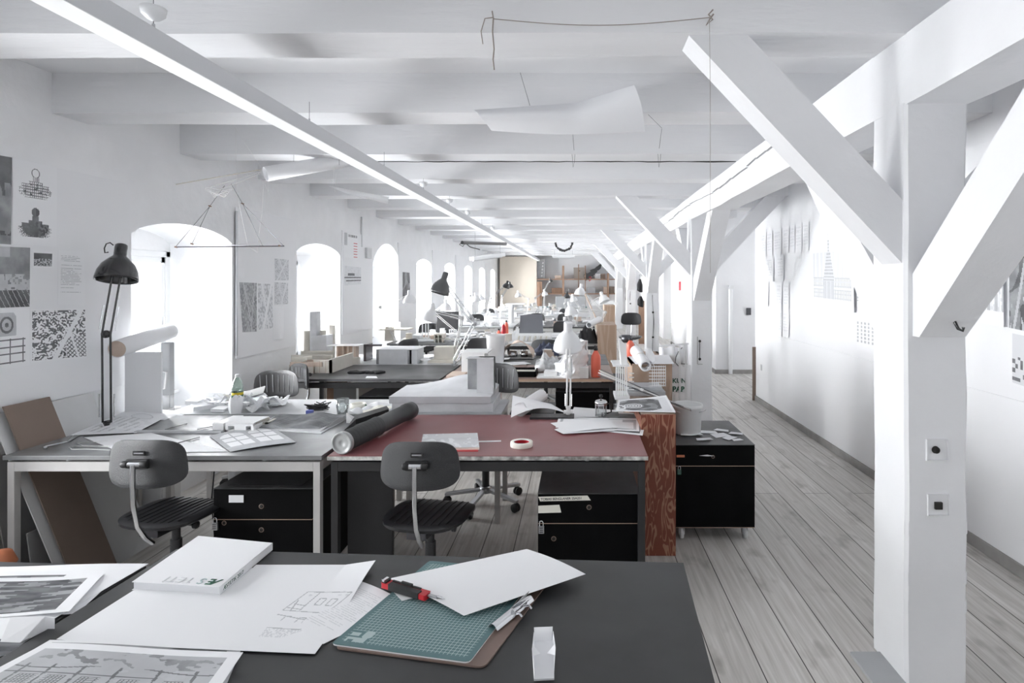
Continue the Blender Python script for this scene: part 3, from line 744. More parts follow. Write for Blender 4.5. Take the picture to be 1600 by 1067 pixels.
# loose white sheet with raised corner
sheet('paper_sheet', 'blank white sheet lying across the cutting mat with a raised corner', 'paper', onz(604, 905, .746), onz(823, 858, .746), onz(915, 897, .762), onz(725, 962, .752), lift=lambda u, v: .006*math.sin(PI*v)+.0*u, nu=14, nv=14, group='sheets on the front table')
sheet('paper_sheet', 'small white note under the red and black knife', 'paper', onz(596, 905, .744), onz(668, 922, .744), onz(662, 930, .744), onz(628, 939, .742), nu=4, nv=4, group='sheets on the front table')
# utility knife
kn = onz(600, 908, .762); kt = onz(674, 930, .760); d = (kt-kn); L = d.length; d.normalize(); nn = Vector((-d.y, d.x, 0))
kr = thing('utility_knife', 'red and black snap-off knife on the white sheet', 'knife', tuple((kn+kt)/2))
def slab(a, b, w0, w1, t, z=0): # along d from a to b
    p, q = kn+d*a*L, kn+d*b*L
    return [p-nn*w0, q-nn*w0, q+nn*w1, p+nn*w1], (0, 0, t)
def kpart(a, b, w0, w1, z, t, nm, mt, bev=.002):
    pts, v = slab(a, b, w0, w1, t); MB().prism([p+up*z for p in pts], v).build(nm, mt, kr, world=True, bevel=bev)
kpart(0, .93, .013, .013, -.012, .014, 'knife_body', 'red', .005)
kpart(.16, .80, .0146, .002, -.0125, .0165, 'grip', 'blackrub')
kpart(.0, .10, .011, .012, -.008, .014, 'end_cap', 'blackrub', .004)
kpart(.02, .07, .012, .008, .006, .004, 'end_clip', 'chrome', .001)
kpart(.15, .75, -.0055, .011, .001, .004, 'slider_slot', 'blackrub', .001)
kpart(.35, .58, -.004, .010, .004, .006, 'slider', 'blackrub', .002)
kpart(.93, 1.12, .003, .007, -.004, .003, 'blade_holder', 'steel', .001)
p = kn+d*1.1*L
MB().prism([p-nn*.002, p+d*.03-nn*.0, p+d*.014+nn*.006, p+nn*.006], (0, 0, .0008)).build('blade', 'chrome', kr, world=True)
# thick white book
bz = .757; P = [onz(206, 909, bz), onz(343, 917, bz), onz(426, 848, bz), onz(310, 837, bz)]
bk = thing('book', 'thick white paperback with faded green title lying on the sheets', 'book', tuple((P[0]+P[2])/2-Vector((0, 0, .024))))
MB().prism(P, (0, 0, -.0009)).build('cover', 'paper', bk, world=True, bevel=.0003)
MB().prism([p-up*.022 for p in P], (0, 0, -.001)).build('cover', 'paper', bk, world=True)
MB().prism([P[0].lerp(P[2], .012)-up*.001, P[1].lerp(P[3], .012)-up*.001, P[2].lerp(P[0], .012)-up*.001, P[3].lerp(P[1], .012)-up*.001], (0, 0, -.021)).build('pages', 'paper2', bk, world=True)
MB().prism([P[1], P[2], P[2]-(P[1]-P[0]).normalized()*.001, P[1]-(P[1]-P[0]).normalized()*.001], (0, 0, -.023)).build('spine', 'paper', bk, world=True)
bx = (P[1]-P[0]).normalized(); by = (P[3]-P[0]).normalized()
o0 = P[0]+bx*.252+by*.036+up*.0006
textmesh('\u00c6', .040, frame3(o0, -bx, -by), 'green', bk, bold=.0006); textmesh('S', .040, frame3(o0-bx*.045, -bx, -by), 'matline', bk); textmesh('TETI', .040, frame3(o0-bx*.080, -bx, -by), 'inkfaint', bk, spacing=1.15)
sd = (P[2]-P[1]).normalized()
textmesh('\u00c6STETIK 2017', .015, frame3(P[1]+sd*.016-up*.018+bx*.0004, sd, up), 'green', bk, depth=.0002)
# folded card tray
tp = onz(848, 1062); a = R(4); tx = Vector((math.cos(a), math.sin(a), 0)); ty = Vector((-math.sin(a), math.cos(a), 0))*1.0
W2, LL, Hh = .0215, .135, .027
q = lambda x, y, z: onz(850, 1064)+tx*x+ty*y+up*z
m = MB(); t_ = .0008
m.prism([q(-W2, 0, .001), q(W2, 0, .001), q(W2, LL, .001), q(-W2, LL, .001)], (0, 0, t_))
for s_ in (-1, 1):
    m.prism([q(s_*W2, 0, .001), q(s_*W2, LL, .001), q(s_*W2*1.08, LL*.97, Hh), q(s_*W2*1.25, LL*.5, Hh*1.02), q(s_*W2*1.0, LL*.02, Hh*.75)], tx*t_)
    m.add([q(s_*W2*1.2, LL*.32, Hh), q(s_*W2*1.2, LL*.62, Hh), q(s_*W2*.35, LL*.47, Hh*.7)], [(0, 1, 2)])
m.prism([q(-W2, LL, .001), q(W2, LL, .001), q(W2*1.05, LL*1.04, Hh*1.2), q(-W2*1.05, LL*1.04, Hh*1.2)], ty*t_)
m.prism([q(-W2, 0, .001), q(W2, 0, .001), q(W2, -.004, .008), q(-W2, -.004, .008)], ty*t_)
one(m, 'folded_card_tray', 'paper', 'small folded white card box at the front table edge', 'paper model', tuple(q(0, LL/2, 0)))
# prints in the lower left corner
def facade(u, v):
    if u < .05 or u > .94 or v < .10: return 0
    n = nz(u*7, v*7)+.5*nz(u*25, v*20)
    if v > .34:
        w = v-.34
        for x0 in (.10, .22, .36, .52, .70, .86):
            if abs(u-x0-.05*w) < .006+.004*nz(v*30, x0): return 1
        if abs(v-.36-.04*math.sin(u*9)) < .008 or abs(v-.47) < .006 and u < .7: return 1
        for x0 in (.13, .25, .40, .57, .75):
            if x0 < u < x0+.085 and .50 < v < .64: return 2 if ((u-x0)*60 % 1 > .3 and (v*40) % 1 > .25) else 1
        if v > .66 and nz(u*18, v*30) > .12: return 1
        return 3 if n > -.15 else 2
    return 3 if n > -.25 else 4
sheet('facade_print', 'grey print of a building front with white margin, lower left corner', 'print', onz(73, 1004, .741), onz(380, 1020, .743), onz(310, 1125, .742), onz(-120, 1105, .742), lift=lambda u, v: .0015*math.sin(u*7), pic=facade, mats=('paper', 'inkmid', 'inklight', 'papergrey', 'photomid'), nu=190, nv=130, group='sheets on the front table')
sheet('facade_print', 'second print beneath the grey building front print, only its white edges showing', 'print', onz(78, 1000, .734), onz(377, 1013, .736), onz(345, 1090, .734), onz(-60, 1080, .734), lift=lambda u, v: .002*math.sin(u*5), pic=lambda u, v: 1 if (v > .05 and u > .03 and u < .94) else 0, mats=('paper', 'photomid'), nu=30, nv=20, group='sheets on the front table')
# left table
zl = ZT-.0045
sheet('paper_sheet', 'large white paper sheet covering the table at the far left', 'paper', onz(-260, 888, zl), onz(232, 882, zl), onz(30, 1000, zl), onz(-500, 1010, zl), lift=lambda u, v: .001+.003*math.sin(u*9), nu=20, nv=10, group='sheets on the left front table')
def gloss(u, v):
    if u > .93 or v < .1 or v > .93: return 0
    return 2 if nz(u*5, v*16)+.25*(u < .5)*(v < .5) > .16 else 1
sheet('photo_print', 'glossy dark photo print with white border, topmost on the far left table', 'print', onz(-120, 912, .736), onz(163, 895, .736), onz(108, 957, .736), onz(-260, 975, .736), lift=lambda u, v: .004*math.sin(u*6+v), pic=gloss, mats=('paper', 'photogloss', 'photomid'), nu=80, nv=40, group='photo prints on the left front table')
sheet('photo_print', 'photo print half hidden under the glossy dark one', 'print', onz(-120, 900, .731), onz(196, 888, .733), onz(120, 957, .731), onz(-260, 980, .731), lift=lambda u, v: .003*math.sin(u*5), pic=gloss, mats=('paper', 'photogloss', 'photomid'), nu=60, nv=30, group='photo prints on the left front table')
sheet('photo_print', 'dark photo print below the white folded card at the far left', 'print', onz(-40, 992, zl+.002), onz(62, 985, zl+.002), onz(15, 1022, zl+.002), onz(-60, 1040, zl+.002), pic=lambda u, v: 0 if v < .2 else 1, mats=('paper', 'photogloss'), nu=20, nv=10, group='photo prints on the left front table')
p = onz(32, 1003, .728)
m = MB(); a_, b_, c_ = onz(30, 1006, .728), onz(70, 985, .728), onz(85, 985, .728)
m.prism([a_, b_, b_+Vector((.0, .0, .035)), ], Vector((.001, 0, 0))); m.prism([b_, c_, c_+up*.03-ax*.0, b_+up*.035], Vector((0, .001, 0)))
m.prism([a_-ax*.05, a_, b_+up*.035, b_-ax*.09+up*.03], up*.001)
one(m, 'folded_card', 'paper', 'folded white card standing beside the edge of the left front table', 'paper model', tuple(a_))
# ------------------------------------------------------------------ second row: grey table left, red table right
desk('grey topped table with pale frame, left of the red table', -2.865, -1.275, 2.835, 3.70, 'greytop', 'greyframe', ZT, .022)
desk('dark red topped table with chipped white front edge and black frame', -1.245, .352, 2.835, 3.71, 'redtop', 'blackframe', ZT, .022, edge='chipped')
desk('grey table behind the grey table with a paper mess under the first window', -2.72, -1.275, 3.73, 4.20, 'lighttop', 'greyframe', ZT, .022)
drafting_chair('grey shell office chair tucked under the grey table', (-2.03, 2.88), R(-8), brz=R(8))
drafting_chair('grey shell office chair tucked under the red table', (-.735, 2.85), R(-10), brz=R(10))
# cabinets under them
cl = cabinet('black drawer cabinet with white paper label under the grey table', -1.856, -1.35, 2.9, 3.42, .05, .545, [.385])
hole(cl, -1.61, 2.8995, .455); hole(cl, -1.61, 2.8995, .335); hole(cl, -1.80, 2.8995, .37, .012)
MB().box(-1.775, -1.70, 2.8975, 2.8995, .475, .512).build('label', 'paper2', cl, world=True)
padlock('silver combination padlock on the cabinet under the grey table', -1.838, 2.893, .385)
m = sheet('black_folder', 'flat black folder on the cabinet under the grey table', 'folder', (-1.80, 3.30, .548), (-1.42, 3.30, .548), (-1.42, 2.93, .548), (-1.80, 2.93, .548), mats=('blackplastic',), thick=.003)
cr = cabinet('black drawer cabinet with lettered tape strip under the red table', -.202, .318, 2.9, 3.42, .05, .519, [.365])
hole(cr, .06, 2.8995, .45); hole(cr, -.12, 2.8995, .29)
def strip(r, pts, y, nm='tape_strip', mt='tapepaper'): return MB().prism([(x, y, z) for x, z in pts], (0, .0015, 0)).build(nm, mt, r, world=True)
def cx_(px, Y): return (px-VX)/F*Y
def cz_(py, Y): return CH-(py-VY)/F*Y
strip(cr, [(cx_(px, 2.9), cz_(py, 2.9)) for px, py in ((841, 776), (918, 774), (923, 781.5), (844, 783))], 2.8982)
strip(cr, [(cx_(px, 2.9), cz_(py, 2.9)) for px, py in ((841, 790), (874, 788.5), (877, 800.5), (841, 801.5))], 2.8982)
textmesh('TOBIAS BENGLANER 25A251', .0165, frame3(Vector((cx_(845, 2.9), 2.8980, cz_(781.5, 2.9))), Vector((1, 0, .03)), up), 'ink', cr, depth=.0001, bold=.0004)
padlock('silver combination padlock on the cabinet under the red table', cx_(846, 2.89), 2.892, cz_(822, 2.89)+.01)
# ply upstand / shelf unit
ps = thing('plywood_shelf_unit', 'narrow tall red-stained plywood unit at the right end of the red table', 'shelf unit', (.47, 3.7, 0))
MB().box(.372, .575, 3.32, 3.34, 0, .823).build('front_panel', 'ply_red', ps, world=True, bevel=.001)
MB().box(.372, .39, 3.34, 4.05, 0, .823).box(.557, .575, 3.34, 4.05, 0, .823).build('side_panel', 'ply_red', ps, world=True)
MB().box(.372, .575, 3.34, 3.73, .805, .8235).box(.29, .575, 3.73, 4.12, .805, .8235).build('top_panel', 'ply_top', ps, world=True)
# rolling cabinet at the aisle
cb2 = cabinet('black cabinet on casters beside the plywood unit, paper scraps on its top', .60, 1.094, 3.50, 4.11, .085, .596, [.463], group=None, name='rolling_cabinet')
MB().box(.61, .66, 3.4955, 3.4995, .520, .535).build('handle', 'orangewood', cb2, world=True, bevel=.004)
strip(cb2, [(.75, .530), (.80, .536), (.84, .528), (.80, .526)], 3.498, 'paint_smear', 'frost')
hole(cb2, .835, 3.4995, .523, .011)
padlock('small green padlock on the black cabinet with casters', .625, 3.492, .455, 'green', .8)
r2 = random.Random(11)
for i, (px, py, w, d, a) in enumerate(((1125, 680, .12, .09, 20), (1105, 675, .14, .07, -10), (1140, 684, .1, .06, 40), (1150, 677, .09, .05, -25), (1100, 686, .11, .05, 8), (1128, 672, .1, .05, -30), (1080, 678, .15, .06, 0), (1152, 687, .07, .04, 15))):
    c = onz(px, py, .5975+.0015*i); t = R(a); ux = Vector((math.cos(t), math.sin(t), 0)); uy = Vector((-math.sin(t), math.cos(t), 0))
    P = [c+ux*w*(.5-.15*hsh(i, 1))+uy*d*.5, c+ux*w*.5-uy*d*.4, c-ux*w*.5-uy*d*.5, c-ux*w*.4+uy*d*.5]
    one(MB().prism(P, (0, 0, .001)), 'paper_scrap', 'paper2', 'torn white scrap in the pile on the black cabinet with casters', 'paper scrap', tuple(c), 'paper scraps on the rolling cabinet')
# bucket
bc = at(1075, 667, 3.83); br = .098
bk = thing('bucket', 'white plastic bucket on the black cabinet with casters', 'bucket', (cx_(1074, 3.78), 3.78, .597))
MB().lathe([(.001, 0), (.082, 0), (.086, .004), (.096, .17), (.101, .172), (.101, .192), (.097, .194), (.092, .185), (.081, .01), (.001, .008)], n=36).build('bucket_body', 'bucket', bk)
MB().tube([(math.cos(t)*.103, math.sin(t)*.103*.3-.095, .175-.03*math.sin(t)) for t in [PI*i/12 for i in range(13)]], .0022, 6).build('handle', 'frost', bk)
# things lying on the red table
tb = thing('poster_tube', 'long black extendable poster tube lying across the red table', 'poster tube', (-1.12, 3.25, ZT))
pA = Vector((cx_(534, 2.86), 2.86, ZT+.056)); pB = Vector((cx_(642, 3.60), 3.60, ZT+.056)); dd = (pB-pA); tl_ = dd.length; dd.normalize()
MB().lathe([(.001, .012), (.052, .012), (.052, tl_*.44), (.054, tl_*.445), (.054, tl_*.455), (.0485, tl_*.46), (.0485, tl_*.9), (.053, tl_*.905), (.053, tl_), (.045, tl_+.006), (.001, tl_+.006)], pA, dd, n=40).build('tube_body', 'tube', tb, world=True)
rg = MB()
for k in range(9): rg.lathe([(.0521, 0), (.0528, .0008), (.0528, .0018), (.0521, .0026)], pA+dd*(.05+k*.033), dd, 36)
rg.build('grooves', 'blackrub', tb, world=True)
MB().lathe([(.001, .004), (.012, .004), (.014, .002), (.03, .002), (.045, .001), (.047, -.004), (.055, -.004), (.056, 0), (.056, .02), (.052, .02)], pA, dd, n=40).build('end_cap', 'tubecap', tb, world=True)
# brochure
P = [onz(657, 704), onz(749, 703), onz(746, 680), onz(661, 682)]
b = thing('magazine', 'pale magazine with a faded picture cover on the red table', 'magazine', tuple((P[0]+P[2])/2))
MB().prism([p+up*.002 for p in P], (0, 0, .010)).build('pages', 'tapepaper', b, world=True)
def cov(u, v): n = nz(u*3+4, v*3); return 1 if n > .12 else (2 if nz(u*9, v*5) > .2 else 0)
g = MB(); qq = quad(P[3]+up*.0135, P[2]+up*.0135, P[1]+up*.0135, P[0]+up*.0135); g.grid(lambda u, v: qq(u, v)+up*.004*math.sin(PI*v)*.5, 60, 24, 0)
for k in range(60*24): g.m[k] = cov((k % 60)/60, (k//60)/24)
g.build('cover', ['concretecard', 'frost', 'paper2'], b, world=True)
one(MB().prism([onz(652, 705.5), onz(747, 705.5), onz(747, 690), onz(655, 690)], (0, 0, .002)), 'red_folder', 'red', 'thin red folder under the pale magazine', 'folder', tuple(P[0]), bevel=0)
one(MB().prism([onz(748, 691), onz(783, 690), onz(783, 688), onz(748, 689)], (0, 0, .001)), 'tape_piece', 'inkfaint', 'thin strip of tape stuck on the red table beside the magazine', 'tape', tuple(onz(765, 690)))
tr_ = thing('tape_roll', 'white masking tape roll on the red table', 'tape roll', tuple(onz(815, 697)))
MB().lathe([(.044, 0), (.058, 0), (.059, .002), (.059, .023), (.058, .025), (.044, .025)], n=40).build('tape', 'tapepaper', tr_)
MB().lathe([(.0435, 0), (.0435, .025), (.041, .025), (.041, 0), (.0435, 0)], n=36).build('core', 'paper2', tr_)
MB().lathe([(.0408, .004), (.0408, .021)], n=36).build('printed_core', 'red', tr_)
# fan of prints at the right of the red table
def frm(dark=1): return lambda u, v: 0 if (u < .05 or u > .95 or v < .08 or v > .92) else (2 if nz(u*8, v*8) > .2 else dark)
G = 'prints on the right of the red table'
sheet('photo_print', 'dark print with white border under the fan, at the right edge of the red table', 'print', onz(892, 640), onz(1012, 647, .735), onz(1004, 681), onz(880, 668), pic=frm(), mats=('paper', 'photodark', 'photomid'), nu=50, nv=30, group=G, lift=lambda u, v: .002)
sheet('photo_print', 'pale drawing print with thin dark frame in the fan on the red table', 'print', onz(873, 652, .737), onz(998, 654, .739), onz(999, 674, .738), onz(868, 668, .737), pic=lambda u, v: 0 if (u < .04 or u > .96 or v < .09 or v > .9) else (1 if (u < .07 or u > .93 or v < .15 or v > .84 or (u > .8 and v < .35)) else 0), mats=('paper', 'papergrey'), nu=60, nv=30, group=G)
sheet('envelope', 'blank white envelope topmost in the fan of prints', 'paper', onz(860, 661, .745), onz(948, 653, .75), onz(966, 668, .745), onz(885, 676, .741), nu=8, nv=6, group=G, lift=lambda u, v: .004*math.sin(PI*u))
sheet('paper_sheet', 'white sheet reaching under the envelope on the red table', 'paper', onz(866, 671, .741), onz(905, 660, .741), onz(972, 672, .740), onz(880, 678, .740), nu=8, nv=6, group=G)
sheet('photo_print', 'white sheet with a dark corner picture at the back of the red table', 'print', onz(897, 636, .734), onz(965, 641, .736), onz(968, 651, .738), onz(890, 652, .738), pic=lambda u, v: 1 if (u > .62 and v > .25+.5*(1-u)) else 0, mats=('paper', 'photodark'), nu=30, nv=20, group=G)
def disc(u, v):
    if u < .05 or u > .95 or v < .1 or v > .92: return 0
    d = math.hypot((u-.42)/.48, (v-.5)/.44)
    if d > 1 or (u > .8): return 3
    e = math.hypot((u-.30)/.2, (v-.58)/.2)
    if u < .2 and v < .85 and v > .5 and hsh(int(u*30), int(v*9)) > .4: return 0
    if e < 1 and (e*4) % 1 < .4: return 0
    return 2 if nz(u*5, v*5) > .1 or e < 1 else 1
zt = .8245
sheet('record_print', 'print of a dark disc with white border on the plywood unit', 'print', onz(966, 625, zt), onz(1041, 620, zt+.03), onz(1056, 645, zt+.002), onz(962, 643, zt), pic=disc, mats=('paper', 'photodark', 'photomid', 'paper2'), nu=90, nv=50, lift=lambda u, v: .002+.02*max(0, u-.6)*(1-v), group=G)
# round-paper roll behind the red table, lamp, coffee press
pr = MB(); q0 = Vector((cx_(812, 3.62), 3.64, ZT+.052)); q1 = Vector((cx_(846, 4.05), 4.05, ZT+.06)); qd = (q1-q0).normalized(); qn = Vector((qd.y, -qd.x, 0)).normalized()
pr.grid(lambda u, v: q0.lerp(q1, v)+(qn*math.cos(-PI*.5+u*2.6*PI)+up*math.sin(-PI*.5+u*2.6*PI))*(.036+.012*u), 44, 6, 0, .0006)
one(pr, 'paper_roll', 'paper', 'half unrolled white paper roll behind the red table', 'paper roll', tuple(q0))
one(MB().box(q0.x-.08, q1.x+.10, 3.76, 4.1, .70, ZT), 'low_shelf', 'blackframe', 'dark low shelf under the half unrolled paper roll', 'shelf', (q0.x, 3.9, .7))
sheet('curled_paper', 'large curled white sheet rising behind the red table', 'paper', (-.42, 3.70, .86), (-.17, 3.72, .80), (-.05, 3.66, .745), (-.42, 3.60, .74), lift=lambda u, v: .05*math.sin(PI*u)*math.sin(PI*v*.5), nu=16, nv=12)
one(MB().box(-.30, -.02, 3.58, 3.69, ZT, ZT+.014), 'keyboard', 'blackplastic', 'black keyboard at the back of the red table, mostly under paper', 'keyboard', (-.15, 3.6, ZT), bevel=.002)
for k in range(5):
    pass
fp = thing('coffee_press', 'glass coffee press with black knob standing behind the prints', 'coffee press', (cx_(939, 3.66), 3.66, ZT))
MB().lathe([(.001, .004), (.036, .004), (.037, .008), (.037, .088), (.0365, .092)], n=24).build('glass_body', 'clear', fp)
m = MB()
m.lathe([(.038, 0), (.038, .01)], n=24)
for k in range(4): t = k*PI/2+.4; m.bar((math.cos(t)*.039, math.sin(t)*.039, 0), (math.cos(t)*.039, math.sin(t)*.039, .085), .004, .006)
m.lathe([(.0385, .075), (.0385, .082)], n=24); m.build('metal_frame', 'chrome', fp)
MB().lathe([(.041, .088), (.042, .093), (.034, .104), (.012, .111), (.001, .112)], n=24).build('lid', 'chrome', fp)
MB().lathe([(.003, .11), (.003, .122), (.010, .124), (.013, .132), (.010, .141), (.001, .144)], n=16).build('plunger_knob', 'blackrub', fp)
MB().tube([(.038, 0, .085), (.065, 0, .08), (.066, 0, .03), (.038, 0, .02)], .005, 8).build('handle', 'blackrub', fp)
anglepoise('white desk lamp seen from behind at the back of the red table', at(888, 645, 3.66), at(889, 585, 3.70), at(887, 546, 3.88), (-.02, .25, -1), R_=.098, H_=.20, shade='lampwhite', arm='whiteframe', group='desk lamps')
# ---------------- on the grey table
G = 'sheets and prints on the grey table'
def plan(u, v):
    if u < .04 or u > .97 or v < .05 or v > .95: return 0
    if math.hypot((u-.62)/.22, (v-.18)/.12) < 1: return 1 if math.hypot((u-.62)/.2, (v-.18)/.1) > 1 else 2
    x, y = (u*7+v*2) % 1, (v*4) % 1
    if .25 < v < .9 and .1 < u < .85 and (x < .35 and nz(u*7, v*7) > -.15): return 1
    return 2 if nz(u*6, v*9) > .05 and v > .2 else 0
sheet('drawing_print', 'faint building drawing hanging over the left side of the grey table', 'drawing', onz(190, 645, .745), onz(258, 652, .742), onz(213, 676, .738), onz(110, 680, .738), lift=lambda u, v: .02*math.sin(PI*u)*(1-v), pic=plan, mats=('paper2', 'inklight', 'inkfaint'), nu=70, nv=60, group=G)
sheet('drawing_print', 'large pale sheet at the back of the grey table beside the black lamp', 'drawing', onz(190, 641, .735), onz(300, 642, .735), onz(262, 655, .736), onz(185, 658, .735), lift=lambda u, v: .008*math.sin(u*4), nu=12, nv=8, mats=('paper2',), group=G)
sheet('paper_sheet', 'white sheet lying behind the left chair back on the grey table', 'paper', onz(131, 684), onz(236, 677), onz(357, 706), onz(190, 708), lift=lambda u, v: .002, nu=8, nv=8, group=G)
def arched(u, v):
    for cx in (.27, .72):
        x = (u-cx)/.19; y = (v-.45)/.33
        if abs(x) < 1 and -1 < y < 1:
            top = -1+.55*(1-math.sqrt(max(0, 1-x*x)))
            if y > top:
                if abs(x) < .07 or abs(y+.35) < .06 or abs(y-.3) < .05: return 1
                return 0
    return 1 if nz(u*5, v*9) < .15 else 2
sheet('window_print', 'grey print showing two white arched windows on the grey table', 'print', onz(327, 681, .736), onz(420, 664, .736), onz(463, 691, .737), onz(360, 706, .735), pic=arched, mats=('paper', 'papergrey', 'inklight'), nu=90, nv=70, lift=lambda u, v: .006*math.sin(PI*u), group=G)
# contour model
cm = thing('contour_model', 'grey card contour model with wavy layers on the grey table', 'architectural model', tuple(onz(460, 668)))
MB().prism([onz(378, 670), onz(502, 678), onz(541, 655), onz(430, 652)], (0, 0, .005)).build('base_board', 'concretecard', cm, world=True)
m = MB()
for k in range(16):
    y0_ = onz(450, 672).y+.018+k*.016; pts = []
    n_ = 24; x0_, x1_ = onz(398, 670).x+.02, onz(520, 664).x-.03+k*.004
    for i in range(n_+1):
        x = x0_+(x1_-x0_)*i/n_; h = .005+.018*(.5+.5*math.sin(i*.42+k*.12))*min(1, (i+2)/8)+.0012*k; pts.append((x, y0_, ZT+.005+h))
    m.prism([(x0_, y0_, ZT+.005)]+pts+[(x1_, y0_, ZT+.005)], (0, .006, 0))
m.build('contour_layers', 'photomid', cm, world=True)
m = MB(); c = onz(505, 660)
m.prism([onz(500, 674, ZT+.005), onz(541, 655, ZT+.005), onz(530, 652, ZT+.03)], (.004, 0, 0)); m.build('end_slope', 'greyboard', cm, world=True)
# white building model
bm = thing('building_model', 'white card building model with recessed openings on the grey table', 'architectural model', tuple(onz(370, 672)))
def obr(m, px0, px1, py, dep, z0, z1):
    a, b = onz(px0, py), onz(px1, py); m.box(a.x, b.x, a.y, a.y+dep, z0, z1)
m = MB(); obr(m, 332, 349, 673, .20, ZT, ZT+.042); obr(m, 352, 372, 675, .05, ZT, ZT+.012); obr(m, 352, 395, 675, .012, ZT+.034, ZT+.046)
obr(m, 352, 356, 675, .10, ZT, ZT+.034); obr(m, 366, 384, 675, .10, ZT, ZT+.034); obr(m, 392, 396, 675, .10, ZT, ZT+.034); obr(m, 350, 397, 674, .16, ZT+.046, ZT+.050)
m.build('walls', 'foam', bm, world=True)
m = MB(); obr(m, 396, 418, 668, .012, ZT, ZT+.03); obr(m, 396, 420, 660, .012, ZT, ZT+.03); obr(m, 414, 418, 668, .1, ZT, ZT+.03); m.build('courtyard_walls', 'basswood', bm, world=True)
one(MB().box(onz(215, 675).x, onz(345, 677).x, onz(300, 677).y, onz(300, 677).y+.03, ZT, ZT+.012), 'corrugated_strip', 'papergrey', 'long strip of corrugated card on the grey table', 'card strip', tuple(onz(280, 676)), bevel=.001)
for i, (p0, p1) in enumerate((((258, 672), (292, 663)), ((308, 672), (350, 664)), ((276, 694), (312, 684)))):
    a, b = onz(*p0), onz(*p1); one(MB().bar(a+up*.005, b+up*.005, .004, .004), 'metal_rod', 'darksteel', ['thin dark rod behind the long corrugated strip, left one', 'thin dark rod beside the white building model', 'thin dark rod nearest the chair back on the grey table'][i], 'rod', tuple(a), 'rods on the grey table')
m = MB(); a = onz(71, 701); b = onz(105, 692); m.cyl(a+up*.012, b+up*.006, .004, 8); m.lathe([(.001, 0), (.008, .002), (.008, .012), (.001, .014)], a, n=10)
for k in range(5): t_ = (onz(125, 680)-onz(118, 683))*k*.22; m.cyl(b+up*.005+t_*.4, onz(117+k*1.8, 679+k*.5)+up*.004, .0016, 6)
one(m, 'hand_broom', 'steel', 'thin metal tool like a fork at the left end of the grey table', 'tool', tuple(a))
pts = [onz(*p)+up*.003 for p in ((172, 698), (118, 698), (108, 700), (112, 703), (135, 702.5), (172, 704))]
one(MB().tube(pts, .0022, 6), 'wire_loop', 'whiteframe', 'bent white wire outline lying on the grey table', 'wire', tuple(pts[2]))
pts = [onz(*p)+up*.003 for p in ((168, 690), (120, 693), (130, 697), (172, 699))]
one(MB().tube(pts, .0018, 6), 'wire_loop', 'whiteframe', 'second bent white wire behind the first on the grey table', 'wire', tuple(pts[1]))
m = MB(); m.prism([onz(538, 680), onz(556, 663), onz(608, 646), onz(604, 641), onz(556, 656)], (0, 0, .03)); one(m, 'black_sleeve', 'blackrub', 'black fabric sleeve lying behind the poster tube', 'sleeve', tuple(onz(560, 660)), bevel=.01)
# triangle model, glass, cables, tape and small items near the gap between tables
a = onz(541, 661); one(MB().prism([a, a+Vector((.055, 0, 0)), a+Vector((0, 0, .062))], (0, .004, 0)).prism([a+Vector((.055, 0, 0)), a+Vector((.075, .05, 0)), a+Vector((.0, .004, .062))], (0, .003, 0)), 'triangle_model', 'foam', 'small white triangular card wedge by the poster tube', 'paper model', tuple(a))
gl = thing('water_glass', 'clear faceted water glass on the pale table behind the grey one', 'glass', tuple(onz(535, 648)))
MB().lathe([(.001, 0), (.030, 0), (.031, .004), (.037, .045), (.038, .05), (.041, .105), (.0395, .105), (.036, .05), (.029, .01), (.001, .008)], n=20).build('glass_body', 'clear', gl)
m = MB(); c = onz(500, 640); r3 = random.Random(4)
for k in range(5):
    pts = [c+Vector((r3.uniform(-.10, .07), r3.uniform(-.05, .06), .006+r3.uniform(0, .045))) for _ in range(7)]; m.tube(pts, .0035, 6)
m.box(c.x-.07, c.x+.03, c.y-.02, c.y+.03, c.z, c.z+.03)
one(m, 'cable_tangle', 'blackrub', 'tangle of black cables beside the water glass', 'cables', tuple(c))
one(MB().lathe([(.001, 0), (.04, .0), (.05, .02), (.04, .045), (.01, .055), (.001, .055)], n=18), 'crumpled_bag', 'clear', 'clear plastic lump behind the black cables', 'plastic bag', tuple(onz(487, 636))) .location = onz(487, 636)
one(MB().box(-.02, .02, -.015, .015, 0, .034), 'small_box', 'blue', 'small lilac-blue box in front of the black cables', 'box', (0, 0, 0), bevel=.002).location = onz(484, 649)
t2 = thing('tape_roll', 'white tape roll on the pale table right of the water glass', 'tape roll', tuple(onz(560, 636)))
MB().lathe([(.040, 0), (.052, 0), (.052, .026), (.040, .026), (.040, 0)], n=30).build('tape', 'tapepaper', t2)
for i, (px, py, mt, w, dd_, a, lab) in enumerate(((577, 638, 'paper2', .10, .05, 10, 'crumpled white leaflet right of the tape roll'), (572, 635, 'green', .03, .02, 30, 'small green wrapper on the pale table'), (590, 632, 'paper', .12, .07, -20, 'white note near the foam landscape model'), (596, 637, 'tapepaper', .12, .05, 5, 'pale card scrap beside the foam landscape model'), (512, 648, 'paper', .08, .04, -8, 'paper strip in front of the water glass'), (585, 643, 'basswood', .14, .07, 25, 'cream folded paper beside the black sleeve'), (558, 641, 'paper', .07, .05, -40, 'small white paper behind the triangular wedge'))):
    c = onz(px, py, .735+.002*i); t = R(a); ux = Vector((math.cos(t), math.sin(t), 0)); uy = Vector((-math.sin(t), math.cos(t), 0))
    sheet('paper_scrap', lab, 'paper scrap', c-ux*w/2+uy*dd_, c+ux*w/2+uy*dd_*.8, c+ux*w/2-uy*dd_, c-ux*w/2-uy*dd_*.7, lift=lambda u, v: .018*math.sin(PI*u*1.3)*math.sin(PI*v), nu=8, nv=6, mats=(mt,))
